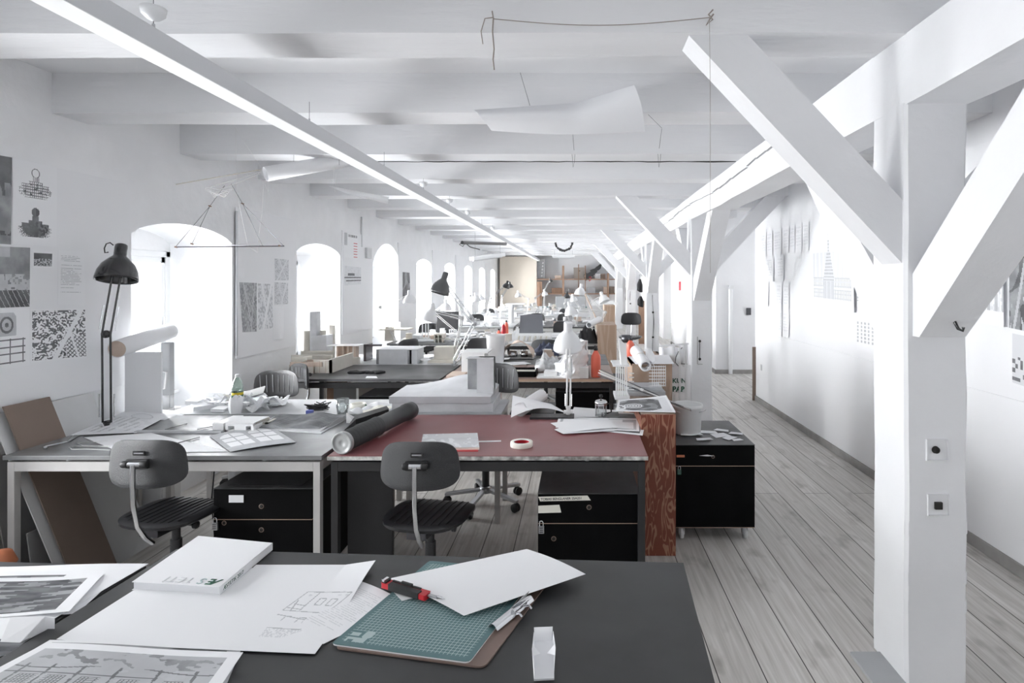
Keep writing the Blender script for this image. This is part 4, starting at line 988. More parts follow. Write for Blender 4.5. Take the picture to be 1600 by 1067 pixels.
# bottle with green label, folded paper vase
b = thing('water_bottle', 'clear plastic bottle with green label on the table under the first window', 'bottle', (cx_(371, 3.95), 3.95, ZT))
MB().lathe([(.001, .002), (.034, .002), (.036, .01), (.036, .13), (.034, .15), (.026, .18), (.013, .205), (.012, .215)], n=24).build('bottle_body', 'petgreen', b)
MB().lathe([(.0365, .06), (.0365, .105)], n=24).build('label', 'green', b); MB().lathe([(.0368, .085), (.0368, .102)], n=24).build('label_band', 'yellow', b)
MB().lathe([(.014, .205), (.014, .224), (.001, .224)], n=16).build('cap', 'frost', b)
c = onz(368, 645); m = MB(); w = .034
m.grid(lambda u, v: c+Vector((w*math.cos(u*2*PI)*(1+.3*math.sin(v*3)+.12*math.cos(u*8*PI)), w*math.sin(u*2*PI)*(1+.12*math.cos(u*8*PI)), v*.10*(1+.15*math.cos(u*6*PI)))), 24, 6, 0, .0008, sm=False)
one(m, 'paper_vase', 'paper', 'folded white paper vase in front of the plastic bottle', 'paper model', tuple(c))
# scrap heap: individual white scraps
r3 = random.Random(21)
for i in range(46):
    x = r3.uniform(-2.62, -2.02); y = r3.uniform(3.8, 4.12); z0_ = ZT+r3.uniform(0, .05)
    w_, d_, h_ = r3.uniform(.03, .13), r3.uniform(.02, .08), r3.uniform(.003, .035)
    m = MB(); kind = r3.random()
    rz_, rx_ = r3.uniform(0, PI), r3.uniform(-.5, .5)
    if kind < .6: m.obox((0, 0, h_/2), w_, d_, h_, rz_, rx_*.35)
    else: m.grid(lambda u, v: Vector(((u-.5)*w_*1.3, (v-.5)*d_*1.5, .02+.03*math.sin(u*5+i)*math.cos(v*3))), 6, 5, 0, .0008, sm=False)
    o = one(m, 'model_offcut', r3.choice(['foam', 'paper', 'paper', 'paper2']), 'white offcut in the heap under the first window', 'paper scrap', (0, 0, 0), 'offcuts heaped under the first window')
    o.location = (x, y, z0_+.002)
one(MB().obox((0, 0, 0), .24, .14, .006, R(20), R(12), R(-14)), 'grey_card', 'greyboard', 'grey card leaning on the heap of white offcuts', 'card', (0, 0, 0)).location = Vector((-2.32, 3.98, ZT+.075))
one(MB().box(0, .22, 0, .09, 0, .04).box(0, .16, .02, .1, .04, .075), 'foam_step_model', 'foam', 'stepped white foam block behind the heap of offcuts', 'paper model', (0, 0, 0), bevel=.001).location = (-2.66, 4.04, ZT+.002)
# leaning speaker-like case and cardboard roll by the window
cs = thing('level_case', 'tall narrow grey case with white handle standing by the first window', 'case', (-2.80, 3.93, ZT))
lw_ = MB(); lw_.box(-2.875, -2.76, 3.90, 3.96, 0, ZT); lw_.build('support_post', 'whiteframe', cs, world=True)
MB().box(-2.86, -2.795, 3.90, 3.95, ZT, 1.18).build('case_body', 'concrete_f', cs, world=True, bevel=.006)
MB().tube([(-2.86, 3.89, .86), (-2.815, 3.885, .87), (-2.805, 3.885, .98), (-2.86, 3.89, .99)], .006, 8).build('handle', 'whiteframe', cs, world=True)
MB().lathe([(.001, .0), (.04, 0), (.04, .09), (.001, .09)], (-2.83, 3.925, ZT-.001), n=16).build('foot', 'frost', cs, world=True)
rp = MB(); p0, p1 = Vector((-2.80, 3.46, 1.19)), Vector((-2.88, 4.02, 1.25)); d_ = (p1-p0).normalized()
rp.lathe([(.050, 0), (.054, 0), (.054, (p1-p0).length), (.050, (p1-p0).length), (.050, 0)], p0, d_, n=28); o = one(rp, 'cardboard_roll', 'paper', 'thick white paper roll behind the black lamp at the window', 'paper roll', tuple(p0))
MB().lathe([(.001, .004), (.05, .004), (.05, .01)], p0, d_, n=28).build('end_plug', 'balsa', o, world=True)
bp = MB().box(-2.96, -2.72, 3.72, 3.735, 0, 1.14); one(bp, 'white_slab', 'board', 'upright white panel carrying the paper roll beside the first window', 'panel', (-2.84, 3.73, 0), bevel=.003)
# black lamp at the left
anglepoise('tall black desk lamp in front of the left wall prints', at(167, 668, 3.38), at(166, 522, 3.38), at(182, 438, 3.38), (.06, -.25, -1), R_=.107, H_=.225, arm='lampblack', shade='lampblack', group='desk lamps', gap=.05)
one(MB().tube([at(x, y, 3.36) for x, y in ((177, 383), (172, 379), (166, 381), (163, 388), (164, 395), (169, 394))], .0035, 8), 'lamp_cable', 'lampblack', 'loop of black cable on top of the tall black lamp', 'cable', tuple(at(165, 385, 3.36)))
# ---------------- under the grey table: cardboard sheets leaning on the wall
def lean(label, name, y0, y1, zb, zt_, xb, xt, mt, off):
    m = MB(); m.prism([(xb+off, y0, .0), (xb+off, y1, .0), (xt+off, y1, zt_), (xt+off, y0, zt_)], (.006, 0, 0)); return one(m, name, mt, label, 'board', (xb+off, (y0+y1)/2, 0), 'boards leaning on the left wall')
lean('light grey board leaning on the left wall, furthest right of the leaning boards', 'leaning_board', 2.89, 3.49, 0, .92, -2.60, -2.985, 'lightboard', 0)
lean('brown cardboard sheet leaning on the left wall in front of the grey boards', 'leaning_board', 2.93, 3.19, 0, .955, -2.59, -2.975, 'cardboard', .012)
lean('dark grey board standing almost upright at the left wall', 'leaning_board', 2.88, 3.3, 0, .70, -2.86, -2.99, 'greyboard', 0)
lean('second dark grey board standing low at the left wall', 'leaning_board', 2.89, 3.0, 0, .32, -2.76, -2.80, 'greyboard', 0)
lean('narrow light board behind the brown cardboard at the left edge', 'leaning_board', 2.7, 2.86, 0, .98, -2.93, -2.985, 'cardlight', 0)
pts = [Vector((x, y, z)) for x, y, z in ((-2.30, 3.70, .69), (-2.30, 3.62, .5), (-2.25, 3.5, .25), (-2.1, 3.3, .08), (-1.95, 3.1, .02), (-1.8, 3.05, .01), (-1.9, 3.25, .01))]
one(MB().tube(pts, .004, 8), 'power_cord', 'blackrub', 'black power cord drooping below the grey table', 'cord', tuple(pts[-1]))
one(MB().box(-1.22, -.98, 3.02, 3.05, 0, .66), 'black_slab', 'blackplastic', 'glossy black panel standing under the left of the red table', 'panel', (-1.1, 3.03, 0), bevel=.003)
one(MB().box(-1.98, -1.80, 3.46, 3.62, 0, .5), 'wooden_crate', 'brownply', 'brown wooden crate behind the cabinet under the grey table', 'crate', (-1.9, 3.5, 0), bevel=.003)
one(MB().cyl((-2.12, 3.55, 0), (-2.12, 3.55, .62), .05, 24), 'paper_roll', 'paper2', 'white paper roll standing under the grey table', 'paper roll', (-2.12, 3.55, 0))
one(MB().cyl((-2.02, 3.6, 0), (-2.02, 3.6, .66), .035, 24), 'paper_roll', 'papergrey', 'grey paper roll standing beside the white roll under the grey table', 'paper roll', (-2.02, 3.6, 0))
# orange round thing at the left edge
one(MB().lathe([(.001, 0), (.05, .01), (.07, .05), (.05, .10), (.001, .11)], n=24), 'wooden_ball', 'orangewood', 'orange-brown rounded wooden object at the left picture edge', 'object', (0, 0, 0)).location = (-2.67, 2.62, .25)
one(MB().box(-2.78, -2.55, 2.52, 2.72, 0, .25), 'low_stool', 'greyboard', 'low grey box under the orange-brown object', 'box', (-2.66, 2.62, 0), bevel=.004)
# chair behind the red table, foam landscape model on a small table
drafting_chair('black ribbed shell chair behind the foam landscape model', (-.66, 4.10), R(166), back='blackplastic', logo=False, slats=True, zs=.57)
desk('small white table carrying the foam landscape model', -1.262, -.50, 3.745, 4.20, 'foamgrey', 'greyframe', ZT, .02, pegs=False, group=None)
fm = thing('landscape_model', 'large grey foam landscape model with a tower block behind the red table', 'architectural model', (-.9, 3.98, ZT))
MB().box(-1.235, -.56, 3.79, 4.17, ZT, ZT+.058).build('lower_block', 'concretecard', fm, world=True, bevel=.001)
MB().box(-1.25, -.575, 3.775, 4.17, ZT+.059, ZT+.105).build('upper_block', 'foamgrey', fm, world=True, bevel=.001)
def hill(u, v):
    x = -1.25+.675*u; y = 3.775+.40*v
    h = .085*(v**1.2)*math.exp(-((u-.72)/.42)**2)*(1+.1*nz(u*4, v*4)); 
    if u > .82: h *= 1-(u-.82)/.18*.8
    return Vector((x, y, ZT+.105+h))
m = MB(); m.grid(hill, 40, 24, 0)
for k in range(41-1):
    a, b = hill(k/40, 1), hill((k+1)/40, 1); m.add([a, b, (b.x, b.y, ZT+.1), (a.x, a.y, ZT+.1)], [(0, 1, 2, 3)])
for k in range(24):
    a, b = hill(1, k/24), hill(1, (k+1)/24); m.add([a, b, (b.x, b.y, ZT+.1), (a.x, a.y, ZT+.1)], [(0, 1, 2, 3)])
m.build('terrain', 'concretecard', fm, world=True)
m = MB(); Y_ = 3.86; x0_, x1_, xm = cx_(728, Y_), cx_(770, Y_), cx_(745, Y_); zt_ = cz_(560, Y_); zb_ = ZT+.10
m.box(xm, x1_, Y_, Y_+.11, zb_, zt_).box(x0_, x1_, Y_+.06, Y_+.12, zb_, zt_).box(x0_, xm, Y_, Y_+.06, zt_-.003, zt_)
m.build('tower', 'concretecard', fm, world=True); 
MB().box(x0_+.002, xm-.002, Y_+.054, Y_+.0595, zb_, zt_-.004).build('recessed_face', 'photomid', fm, world=True)
# ------------------------------------------------------------------ prints on the left wall
def WL(px, py, x=XL+.0175): return onx(px, py, x)
def WR(px, py, x=XR-.008): return onx(px, py, x)
def wprint(name, label, cat, c, side=-1, pic=None, mats=('paper',), nu=10, nv=10, lift=0, off=0, group=None, curl=None):
    f = WL if side < 0 else WR; X = (XL+.0175+off) if side < 0 else (XR-.008-off)
    P = [f(px, py, X) for px, py in c]
    n = Vector((1, 0, 0)) if side < 0 else Vector((-1, 0, 0))
    lf = curl or (lambda u, v: lift*(.4*math.sin(v*5)+v*v*.8))
    return sheet(name, label, cat, P[0], P[1], P[2], P[3], lift=lf, pic=pic, mats=mats, nu=nu, nv=nv, group=group, up=n)
G = 'prints pinned on the left wall'
def church(cy, drawn):
    def f(u, v):
        x = (u-.5)/.36; y = (v-cy)/.20
        if abs(x) > 1.05 or abs(y) > 1.1: return 0
        fade = max(0, math.hypot(x*.9, y*.9)-.75)*3
        if hsh(int(u*90), int(v*120)) < fade: return 0
        if y < -.15:
            if y > -.42: return (2 if abs(x) < .2 and ((x*12) % 1 < .5 or not drawn) else 0)
            d = math.hypot(x/.25, (y+.66)/.28)
            if drawn: 
                if .85 < d < 1.05: return 2
                if abs(x) < .3 and y > -.35: return 1 if (x*9) % 1 > .5 else 2
                return 0
            return (1 if x > .02 else 2) if d < 1 else 0
        if y < .02 and abs(x) > .42: return 0
        if y < .25 and abs(x) > .85: return 0
        if y > .85: return 0
        if drawn: return 2 if ((x*8+4) % 1 < .35 or (y*6) % 1 < .3 or nz(x*5, y*5) > .3) else 0
        if abs(x) < .12 and y > .2: return 1
        return 1 if nz(x*6, y*6) > -.02 else 2
    return f
c1, c2 = church(.26, True), church(.73, False)
wprint('church_print', 'white print with two views of a domed building, left wall', 'print', ((19, 247), (89, 262), (88, 386), (19, 381)), pic=lambda u, v: c1(u, v) or c2(u, v), mats=('paper', 'photodark', 'inkmid'), nu=150, nv=200, lift=.004, group=G)
wprint('photo_print', 'dark tall photo print at the left picture edge above another photo', 'print', ((-40, 236), (18.5, 246), (17, 382), (-40, 378)), pic=lambda u, v: 2 if (v > .3 and nz(u*5, v*6) > 0) or v > .9 or (v > .45 and u > .5 and v < .85) else 1, mats=('paper', 'photodark', 'photomid'), nu=50, nv=60, group=G)
def house(u, v):
    if v > .72: return 2 if (u*9-v*6) % 1 > .12 else 3
    x, y = (u-.72)/.22, (v-.6)/.12
    if abs(x) < 1 and -.6+abs(x)*.8 - .6 < y < 1: return 3 if hsh(int(u*26), int(v*24)) > .25 else 1
    if .45 < v < .72: return 3 if nz(u*9, v*5) > -.1 else 1
    return 3 if (v < .16 and .1 < u < .55) else 1
wprint('photo_print', 'grey photo print of a small gabled house, left wall edge', 'print', ((-25, 384), (47, 387), (46, 479), (-25, 482)), pic=house, mats=('paper', 'photomid', 'photodark', 'inklight'), nu=70, nv=60, group=G)
wprint('photo_print', 'small dark photo with white border beside the gabled house print', 'print', ((50, 390), (85, 392), (84, 420), (50, 419)), pic=lambda u, v: 0 if (u < .08 or u > .9 or v < .16 or v > .86) else (2 if v > .45 and nz(u*14, v*14) > 0 else 1), mats=('paper', 'photodark', 'inklight'), nu=40, nv=30, group=G)
def text(rows=30, fill=.9):
    def f(u, v):
        r = v*rows; return 1 if (.10 < u < .9*(.6+.4*hsh(int(r), 7)) and .07 < v < fill and (r % 1) < .3 and hsh(int(r), 1) > .2 and hsh(int(u*40), int(r)) > .15) else 0
    return f
wprint('text_page', 'white page of printed text beside the small dark photo', 'page', ((91, 391), (132, 394), (133, 476), (90, 476)), pic=text(34, .8), mats=('paper', 'inklight'), nu=60, nv=100, group=G)
def floorplan(u, v):
    if math.hypot(u-.45, (v-.28)*1.1) < .3 and v < .46:
        d = math.hypot(u-.5, v-.27)
        if abs(d-.12) < .02 or d < .04: return 1
        return 2 if max(abs(u-.5), abs(v-.27)) < .2 else 0
    if .5 < v < .92 and .02 < u < .9:
        for l in (.04, .3, .58, .85):
            if abs(u-l) < .012: return 1
        for l in (.52, .64, .76, .9):
            if abs(v-l) < .012 and u > .05: return 1
    return 0
wprint('plan_print', 'white print with a round tower plan above a floor plan, left wall', 'drawing', ((-30, 484), (46, 481), (46, 571), (-30, 583)), pic=floorplan, mats=('paper', 'inkmid', 'inklight'), nu=80, nv=90, lift=.006, group=G)
def aerial(u, v):
    if u < .03 or u > .98 or v < .04 or v > .96: return 0
    if abs((u-.38)-(1-v)*.55) < .045: return 0
    if abs((u-.7)-(v-.5)*.3) < .02 and v > .3: return 0
    t = .6*nz(u*11, v*11)+.8*nz(u*30, v*30)
    if u > .62 and v > .55: return 1 if (u*12+v*12) % 1 < .3 else 2 if (v*14-u*14) % 1 < .3 else 0
    return 1 if t > .22 else (2 if t > .0 else 0)
wprint('aerial_print', 'black and white aerial plan of trees and roads, left wall', 'print', ((47, 483), (134, 481), (136, 559), (47, 567)), pic=aerial, mats=('paper', 'photodark', 'inkmid'), nu=120, nv=110, group=G)
# second board
def mapp(k):
    def f(u, v):
        if abs((u-.9)+(v)*.7*k) < .06 or abs(u-.3-.5*v*k) < .03: return 0
        return 1 if nz(u*14+k*5, v*16)+.5*nz(u*4, v*4) > .1 else 2
    return f
G2 = 'maps pinned between the first and second windows'
wprint('map_print', 'dark grey map print with a cut lower corner', 'print', ((374, 441), (401, 442), (401, 518), (379, 519)), pic=lambda u, v: 3 if abs((u-.2)-v*.5) < .04 or abs(u-.9+v*.3) < .03 else (1 if nz(u*18, v*18)+.4*nz(u*4, v*4) > -.1 else 2), mats=('paper', 'photomid', 'papergrey', 'inklight'), nu=40, nv=60, group=G2)
wprint('map_print', 'tall white-framed map print right of the dark grey map', 'print', ((401, 441), (427, 442), (428, 514), (402, 517)), pic=lambda u, v: 0 if (u < .07 or u > .93 or v < .03 or v > .97) else (mapp(.8)(u, v)), mats=('paper', 'inklight', 'paper2'), nu=50, nv=80, group=G2)
wprint('map_print', 'pale map print highest on the second board', 'print', ((429, 404), (451, 406), (451, 438), (430, 438)), pic=mapp(1.1), mats=('paper2', 'inklight', 'inkfaint'), nu=40, nv=50, group=G2)
wprint('map_print', 'pale map print below the highest one on the second board', 'print', ((429, 441), (450, 442), (450, 475), (429, 476)), pic=mapp(.6), mats=('paper2', 'inklight', 'inkfaint'), nu=40, nv=50, group=G2)
wprint('paper_sheet', 'curling blank strip of paper lowest on the second board', 'paper', ((427, 478), (444, 479), (443, 529), (427, 530)), curl=lambda u, v: .03*math.sin(PI*u)*v, group=G2)
wprint('note', 'small blank note near the top of the second board', 'note', ((373, 418), (382, 419), (382, 434), (375, 434)), group=G2)
# third board: calendar etc
cal = wprint('wall_calendar', 'white calendar poster with red and black lettering on the third board', 'calendar', ((538, 363), (559.5, 367), (559.5, 404), (538, 402)), pic=lambda u, v: (3 if (u < .2 and v < .5) else (1 if (.25 < u < .95 and .05 < v < .15 and (u*14) % 1 > .35) else (2 if (.25 < u < .95 and (.17 < v < .21 or (u > .65 and abs((v*9) % 1-.5) < .15 and v > .3)) and hsh(int(v*9), 2) > .2) else 0))), mats=('paper', 'inkmid', 'red', 'inklight'), nu=50, nv=60)
wprint('drawing_print', 'pale section drawing below the calendar', 'drawing', ((538, 415), (564, 418), (564, 444), (538, 446)), pic=lambda u, v: 1 if (.35 < v < .5 and .2 < u < .6) or (v > .72 and v < .8 and u > .1) or (abs(v-.6) < .03) else (2 if hsh(int(u*14), int(v*14)) > .7 else 0), mats=('paper2', 'inkmid', 'inkfaint'), nu=30, nv=30)
wprint('photo_print', 'dark landscape photo on the board between third and fourth windows', 'print', ((629, 425), (640, 426), (641, 470), (629, 474)), pic=lambda u, v: 1 if nz(u*3, v*4) > -.1 else 2, mats=('paper', 'photodark', 'photomid'), nu=20, nv=30)
one(MB().box(XL+.001, XL+.05, 8.02, 8.2, 1.93, 2.08), 'socket_box', 'frost', 'pale plastic junction box beside the calendar', 'junction box', (XL, 8.1, 1.93), bevel=.004)
one(MB().cyl((XL+.015, 7.9, 2.08), (XL+.015, 7.9, 2.5), .012, 8), 'cable_pipe', 'frost', 'thin grey conduit pipe rising above the calendar', 'pipe', (XL, 7.9, 2.08))
one(MB().cyl((XL+.014, 5.0, .95), (XL+.014, 5.0, 2.22), .011, 10), 'cable_pipe', 'steel', 'thin vertical pipe at the right jamb of the first window', 'pipe', (XL, 5.0, .95))
# ------------------------------------------------------------------ right wall
G3 = 'text pages pinned on the right wall'
r5 = random.Random(9)
rows = [((336, 372), [(1189, 8), (1198, 8), (1208, 12), (1222, 8), (1232, 8), (1245, 10), (1256, 8)], 0),
        ]
def wpage(px0, px1, y0, y1, lab, cl, mt=('paper', 'inkfaint'), rowsn=26):
    n0 = XR
    t0, t1 = (y0-440)/(px0-902), (y1-440)/(px0-902)
    c = ((px0, y0), (px1, 440+(px1-902)*t0), (px1, 440+(px1-902)*t1), (px0, y1))
    wprint('text_page', lab, 'page', c, 1, pic=text(rowsn, .8), mats=mt, nu=16, nv=60, group=G3, off=.006, curl=lambda u, v: cl*.12*(v**2)*(.3+u))
for i, (a, b) in enumerate(((1189, 1197), (1198, 1207), (1209, 1221), (1224, 1233), (1234, 1242), (1243, 1253), (1254, 1264))):
    t = .36; y0 = 440-(a-902)*.262*1.0-(0); wpage(a, b, 440-(a-902)*.262, 440-(a-902)*.135, 'text page in the top row on the right wall, %s from the passage' % ['first', 'second', 'third', 'fourth', 'fifth', 'sixth', 'last'][i], .02 if i != 3 else .05, mt=('paper', 'inkfaint'))
for (a, b, u0, u1, lab) in ((1192, 1209, -.128, -.002, 'wide text page in the second row on the right wall'), (1214, 1225, -.128, 0, 'narrow text page in the second row on the right wall'), (1187, 1201, .005, .13, 'curling text page in the third row nearest the passage'), (1213, 1222, .005, .135, 'left of the paired text pages in the third row'), (1224, 1233, .005, .135, 'right of the paired text pages in the third row'), (1215, 1222, .14, .265, 'left of the paired text pages in the lowest row'), (1223, 1233, .14, .265, 'right of the paired text pages in the lowest row')):
    wpage(a, b, 440+(a-902)*u0, 440+(a-902)*u1, lab, .05)
def tower(u, v):
    if v > .93: return 0
    w = .006 if v < .3 else (.02 if v < .42 else .05+.10*max(0, (v-.45)/.3))
    if v < .72 and abs(u-.42) < w: return 1 if (v*30) % 1 < .45 else 2
    if .42 < v < .68 and .02 < u < .85 and (u*40) % 1 < .4: return 2
    if .68 < v < .9 and .02 < u < .95:
        if .28 < u < .55: return 1 if (u*60) % 1 < .35 else 2
        return 1 if (u*26) % 1 < .35 and hsh(int(v*60), 1) > .1 else 2 if (v*25) % 1 < .3 else 0
    return 0
wprint('tower_drawing', 'faint large drawing of a palace with a spire on the right wall', 'drawing', ((1270, 337), (1338, 318), (1340, 489), (1272, 478)), 1, pic=tower, mats=('paper', 'inklight', 'inkfaint'), nu=130, nv=160, curl=lambda u, v: .01+.02*u*u)
def pal(u, v):
    if v < .3: return 1 if abs(u-.3) < (v-.05)*.5 and v > .05 else 0
    if .5 < v < .66 or .8 < v < .95: return 2 if (u*9) % 1 < .5 and (v*40) % 1 < .6 else 0
    return 0
wprint('palace_drawing', 'tall faint drawing half hidden behind the nearest post', 'drawing', ((1343, 322), (1400, 306), (1400, 560), (1343, 547)), 1, pic=pal, mats=('paper', 'inkfaint', 'inklight'), nu=60, nv=120, curl=lambda u, v: .02+.01*u)
def col(u, v):
    if v < .35: return 0
    if v < .5: return 2 if (v*40) % 1 < .3 else 0
    if v < .88: return (1 if abs(((u*6) % 1)-.5) > .32 else 2 if hsh(int(u*60), int(v*40)) > .5 else 0)
    return 0
wprint('facade_drawing', 'faint drawing of a colonnade right of the nearest post', 'drawing', ((1500, 330), (1572, 310), (1574, 512), (1500, 498)), 1, pic=col, mats=('paper', 'inklight', 'inkfaint'), nu=90, nv=110, curl=lambda u, v: .02*u*u)
wprint('photo_print', 'dark photo print high at the right picture edge', 'print', ((1578, 330), (1640, 310), (1640, 375), (1578, 382)), 1, pic=lambda u, v: 0 if (u < .06 or v > .93) else (2 if nz(u*7, v*7) > .15 else 1), mats=('paper', 'photodark', 'inkmid'), nu=40, nv=40, off=.003)
wprint('photo_print', 'large grey photo print with white streaks at the right picture edge', 'print', ((1577, 388), (1640, 378), (1640, 525), (1577, 512)), 1, pic=lambda u, v: 0 if v < .02 else (3 if abs(u-.3-(.5-v)*.35) < .035 or (v > .6 and nz(u*12, v*5) > .3) else (1 if nz(u*4, v*4) > -.1 else 2)), mats=('paper', 'photomid', 'photodark', 'inklight'), nu=50, nv=90, off=.003)
wprint('photo_print', 'pale collage print with a dark truck, lowest at the right picture edge', 'print', ((1578, 517), (1640, 530), (1640, 622), (1578, 600)), 1, pic=lambda u, v: 0 if (u < .06 or v < .04 or v > .95) else (1 if (.45 < v < .9 and hsh(int(u*14), int(v*12)) > .55) else 2), mats=('paper', 'inkmid', 'inkfaint'), nu=60, nv=60, off=.003)
sheet('curled_card', 'curling pale card pinned to the right of the nearest post', 'card', (1.50, 2.247, 1.90), (1.56, 2.22, 1.90), (1.44, 2.235, 1.675), (1.41, 2.247, 1.66), lift=lambda u, v: -.03*math.sin(PI*v), up=(0, 1, 0), mats=('paper2',), nu=6, nv=16)
one(MB().box(XR-.01, XR, 7.40, 7.46, .44, .52).box(XR-.014, XR-.009, 7.415, 7.445, .455, .505), 'wall_socket', 'frost', 'grey wall socket near the end of the right wall', 'socket', (XR, 7.43, .44))
one(MB().box(XR-.05, XR-.004, 7.66, 7.675, 0, .72), 'brown_board', 'cardboard', 'narrow brown board standing at the corner of the passage', 'board', (XR-.03, 7.66, 0))
# passage wall fittings
Yp = 9.89
one(MB().cyl((cx_(1141, Yp), Yp-.02, 0), (cx_(1141, Yp), Yp-.02, cz_(452, Yp)), .035, 12).box(cx_(1138, Yp), cx_(1145, Yp), Yp-.06, Yp, cz_(451, Yp), cz_(446, Yp)), 'wall_pipe', 'lampwhite', 'white vertical pipe with a square cap on the passage wall', 'pipe', (cx_(1141, Yp), Yp, 0))
one(MB().box(cx_(1166, Yp), cx_(1173, Yp), Yp-.02, Yp, cz_(492, Yp), cz_(481, Yp)).box(cx_(1167, Yp), cx_(1172, Yp), Yp-.024, Yp-.018, cz_(486, Yp), cz_(482, Yp)), 'wall_switch', 'darksteel', 'small dark switch box on the passage wall', 'switch', (cx_(1169, Yp), Yp, 1.1))
wprint('notice', 'small white notice with a red stripe on the wall behind the second post', 'notice', ((1058, 437), (1071, 434), (1071, 473), (1058, 471)), 1, pic=lambda u, v: 1 if abs(u-.35) < .12 and .1 < v < .5 else 0, mats=('paper', 'red'), nu=10, nv=20)
# coat hook on the near brace
hk = thing('coat_hook', 'black iron coat hook screwed to the nearest slanted brace', 'hook', tuple(at(1489, 488, 2.16)))
h0 = at(1489, 492, 2.155); dz = Vector((0, -.707, .707)); nn_ = Vector((0, -.707, -.707))
m = MB(); m.lathe([(.001, 0), (.010, 0), (.010, .003), (.001, .004)], h0+Vector((-.013, 0, .004)), nn_, 12).lathe([(.001, 0), (.010, 0), (.010, .003), (.001, .004)], h0+Vector((.013, 0, .006)), nn_, 12)
m.tube([h0+Vector((-.015, 0, .004)), h0+Vector((.015, 0, .006))], .006, 8); m.build('plate', 'lampblack', hk, world=True)
MB().tube([h0, h0+nn_*.02+Vector((.008, 0, .01)), h0+nn_*.03+Vector((.018, 0, .03)), h0+nn_*.035+Vector((.022, 0, .045))], [.006, .006, .005, .006], 10).build('upper_prong', 'lampblack', hk, world=True)
MB().tube([h0, h0+nn_*.012+Vector((0, 0, -.015)), h0+nn_*.03+Vector((.006, 0, -.03)), h0+nn_*.045+Vector((.016, 0, -.026)), h0+nn_*.045+Vector((.018, 0, -.012))], [.006, .006, .006, .005, .006], 10).build('lower_prong', 'lampblack', hk, world=True)
# ------------------------------------------------------------------ ceiling: light rail
lr = thing('linear_light', 'long square white light rail hung below the ceiling down the room', 'light fixture', (-1.47, 9, 2.38))
x0_, x1_, z0_, z1_ = -1.508, -1.415, CH+.775, CH+.852
MB().box(x0_, x1_, -1.0, YE-.1, z0_+.002, z1_).build('housing', 'rail', lr, world=True, bevel=.001)
M['diffuser'] = mat('diffuser', (.85, .86, .87), .5)
_b = M['diffuser'].node_tree.nodes['Principled BSDF']; _b.inputs['Emission Color'].default_value = (1, 1, 1, 1); _b.inputs['Emission Strength'].default_value = .12
MB().box(x0_+.001, x1_-.001, -1.0, YE-.1, z0_, z0_+.002).build('diffuser', 'diffuser', lr, world=True)
for i, y in enumerate((1.96, 3.1, 4.3, 5.4, 6.5, 7.6, 8.7, 9.8, 11, 13, 15, 17)):
    xm = -1.46
    w_ = MB().cyl((xm, y, z1_), (xm, y, ZB if i else ZC), .0012, 5); w_.build('hanging_wire', 'darksteel', lr, world=True)
    MB().cyl((xm, y, z1_), (xm, y, z1_+.035), .005, 8).build('wire_gripper', 'steel', lr, world=True)
    if i in (0, 3, 4, 5, 7): MB().lathe([(.001, .0), (.02, .006), (.036, .022), (.04, .045), (.001, .048)], (xm-.0, y, z1_+.045), n=18).build('ceiling_cup', 'lampwhite', lr, world=True)
# twine between two nails on the nearest beam
yb = 2.232
n0, n1 = at(770, 30, yb), at(1108, 28, yb)
tw = thing('twine', 'brown twine tied between two nails on the nearest beam', 'string', tuple(n0))
pts = [n0.lerp(n1, i/20)+Vector((0, -.004, -.028*math.sin(PI*i/20))) for i in range(21)]
MB().tube(pts, .0016, 6).build('string', 'twine', tw, world=True)
MB().tube([n0+Vector(v) for v in ((-.002, -.004, .03), (.003, -.006, .0), (-.0, -.006, -.05), (.006, -.006, -.12), (.002, -.006, -.16), (.006, -.004, -.20))], .0028, 6).build('knot', 'twine', tw, world=True)
MB().tube([n0+Vector(v) for v in ((0, -.004, .005), (-.03, -.006, .0), (-.045, -.006, -.05), (-.038, -.006, -.10))], .002, 6).build('loose_end', 'twine', tw, world=True)
MB().tube([n1+Vector(v) for v in ((.014, -.004, .03), (-.004, -.008, .01), (.012, -.008, -.01), (-.012, -.006, -.03), (.006, -.006, 0), (.016, -.006, .012))], .0032, 6).build('knot', 'twine', tw, world=True)
MB().tube([n1+Vector(v) for v in ((0, -.006, 0), (.002, -.01, -.3), (0, -.02, -.7), (.0, -.02, -1.0))], .0009, 5).build('loose_end', 'twine', tw, world=True)
# folded paper hanging under the ceiling
Yh = 3.28
a = [at(740, 172, Yh), at(901, 161, Yh), at(991, 133, Yh-.15), at(1008, 205, Yh-.02), at(870, 209, Yh+.05), at(768, 204, Yh+.05)]
hp = thing('hanging_paper', 'pale grey folded paper shape hanging from threads below a beam', 'paper mobile', tuple(a[4]))
m = MB(); m.grid(lambda u, v: (a[0].lerp(a[1], min(1, u*1.9)) if u < .55 else a[1].lerp(a[2], (u-.55)/.45)).lerp(a[5].lerp(a[3], u)+Vector((0, 0, -.02*math.sin(PI*u))), v)+Vector((0, -.10*math.sin(PI*v)*(1-.3*u), 0)), 24, 10, 0, .001)
m.build('folded_sheet', 'paper2', hp, world=True)
for px, py, px2, py2 in ((808, 97, 828, 165), (895, 210, 897, 235), (1000, 166, 1034, 200), (1030, 232, 1034, 201)):
    MB().cyl(at(px, py, Yh+.1 if py > 150 else 3.3), at(px2, py2, Yh), .0012, 5).build('thread', 'darksteel', hp, world=True)
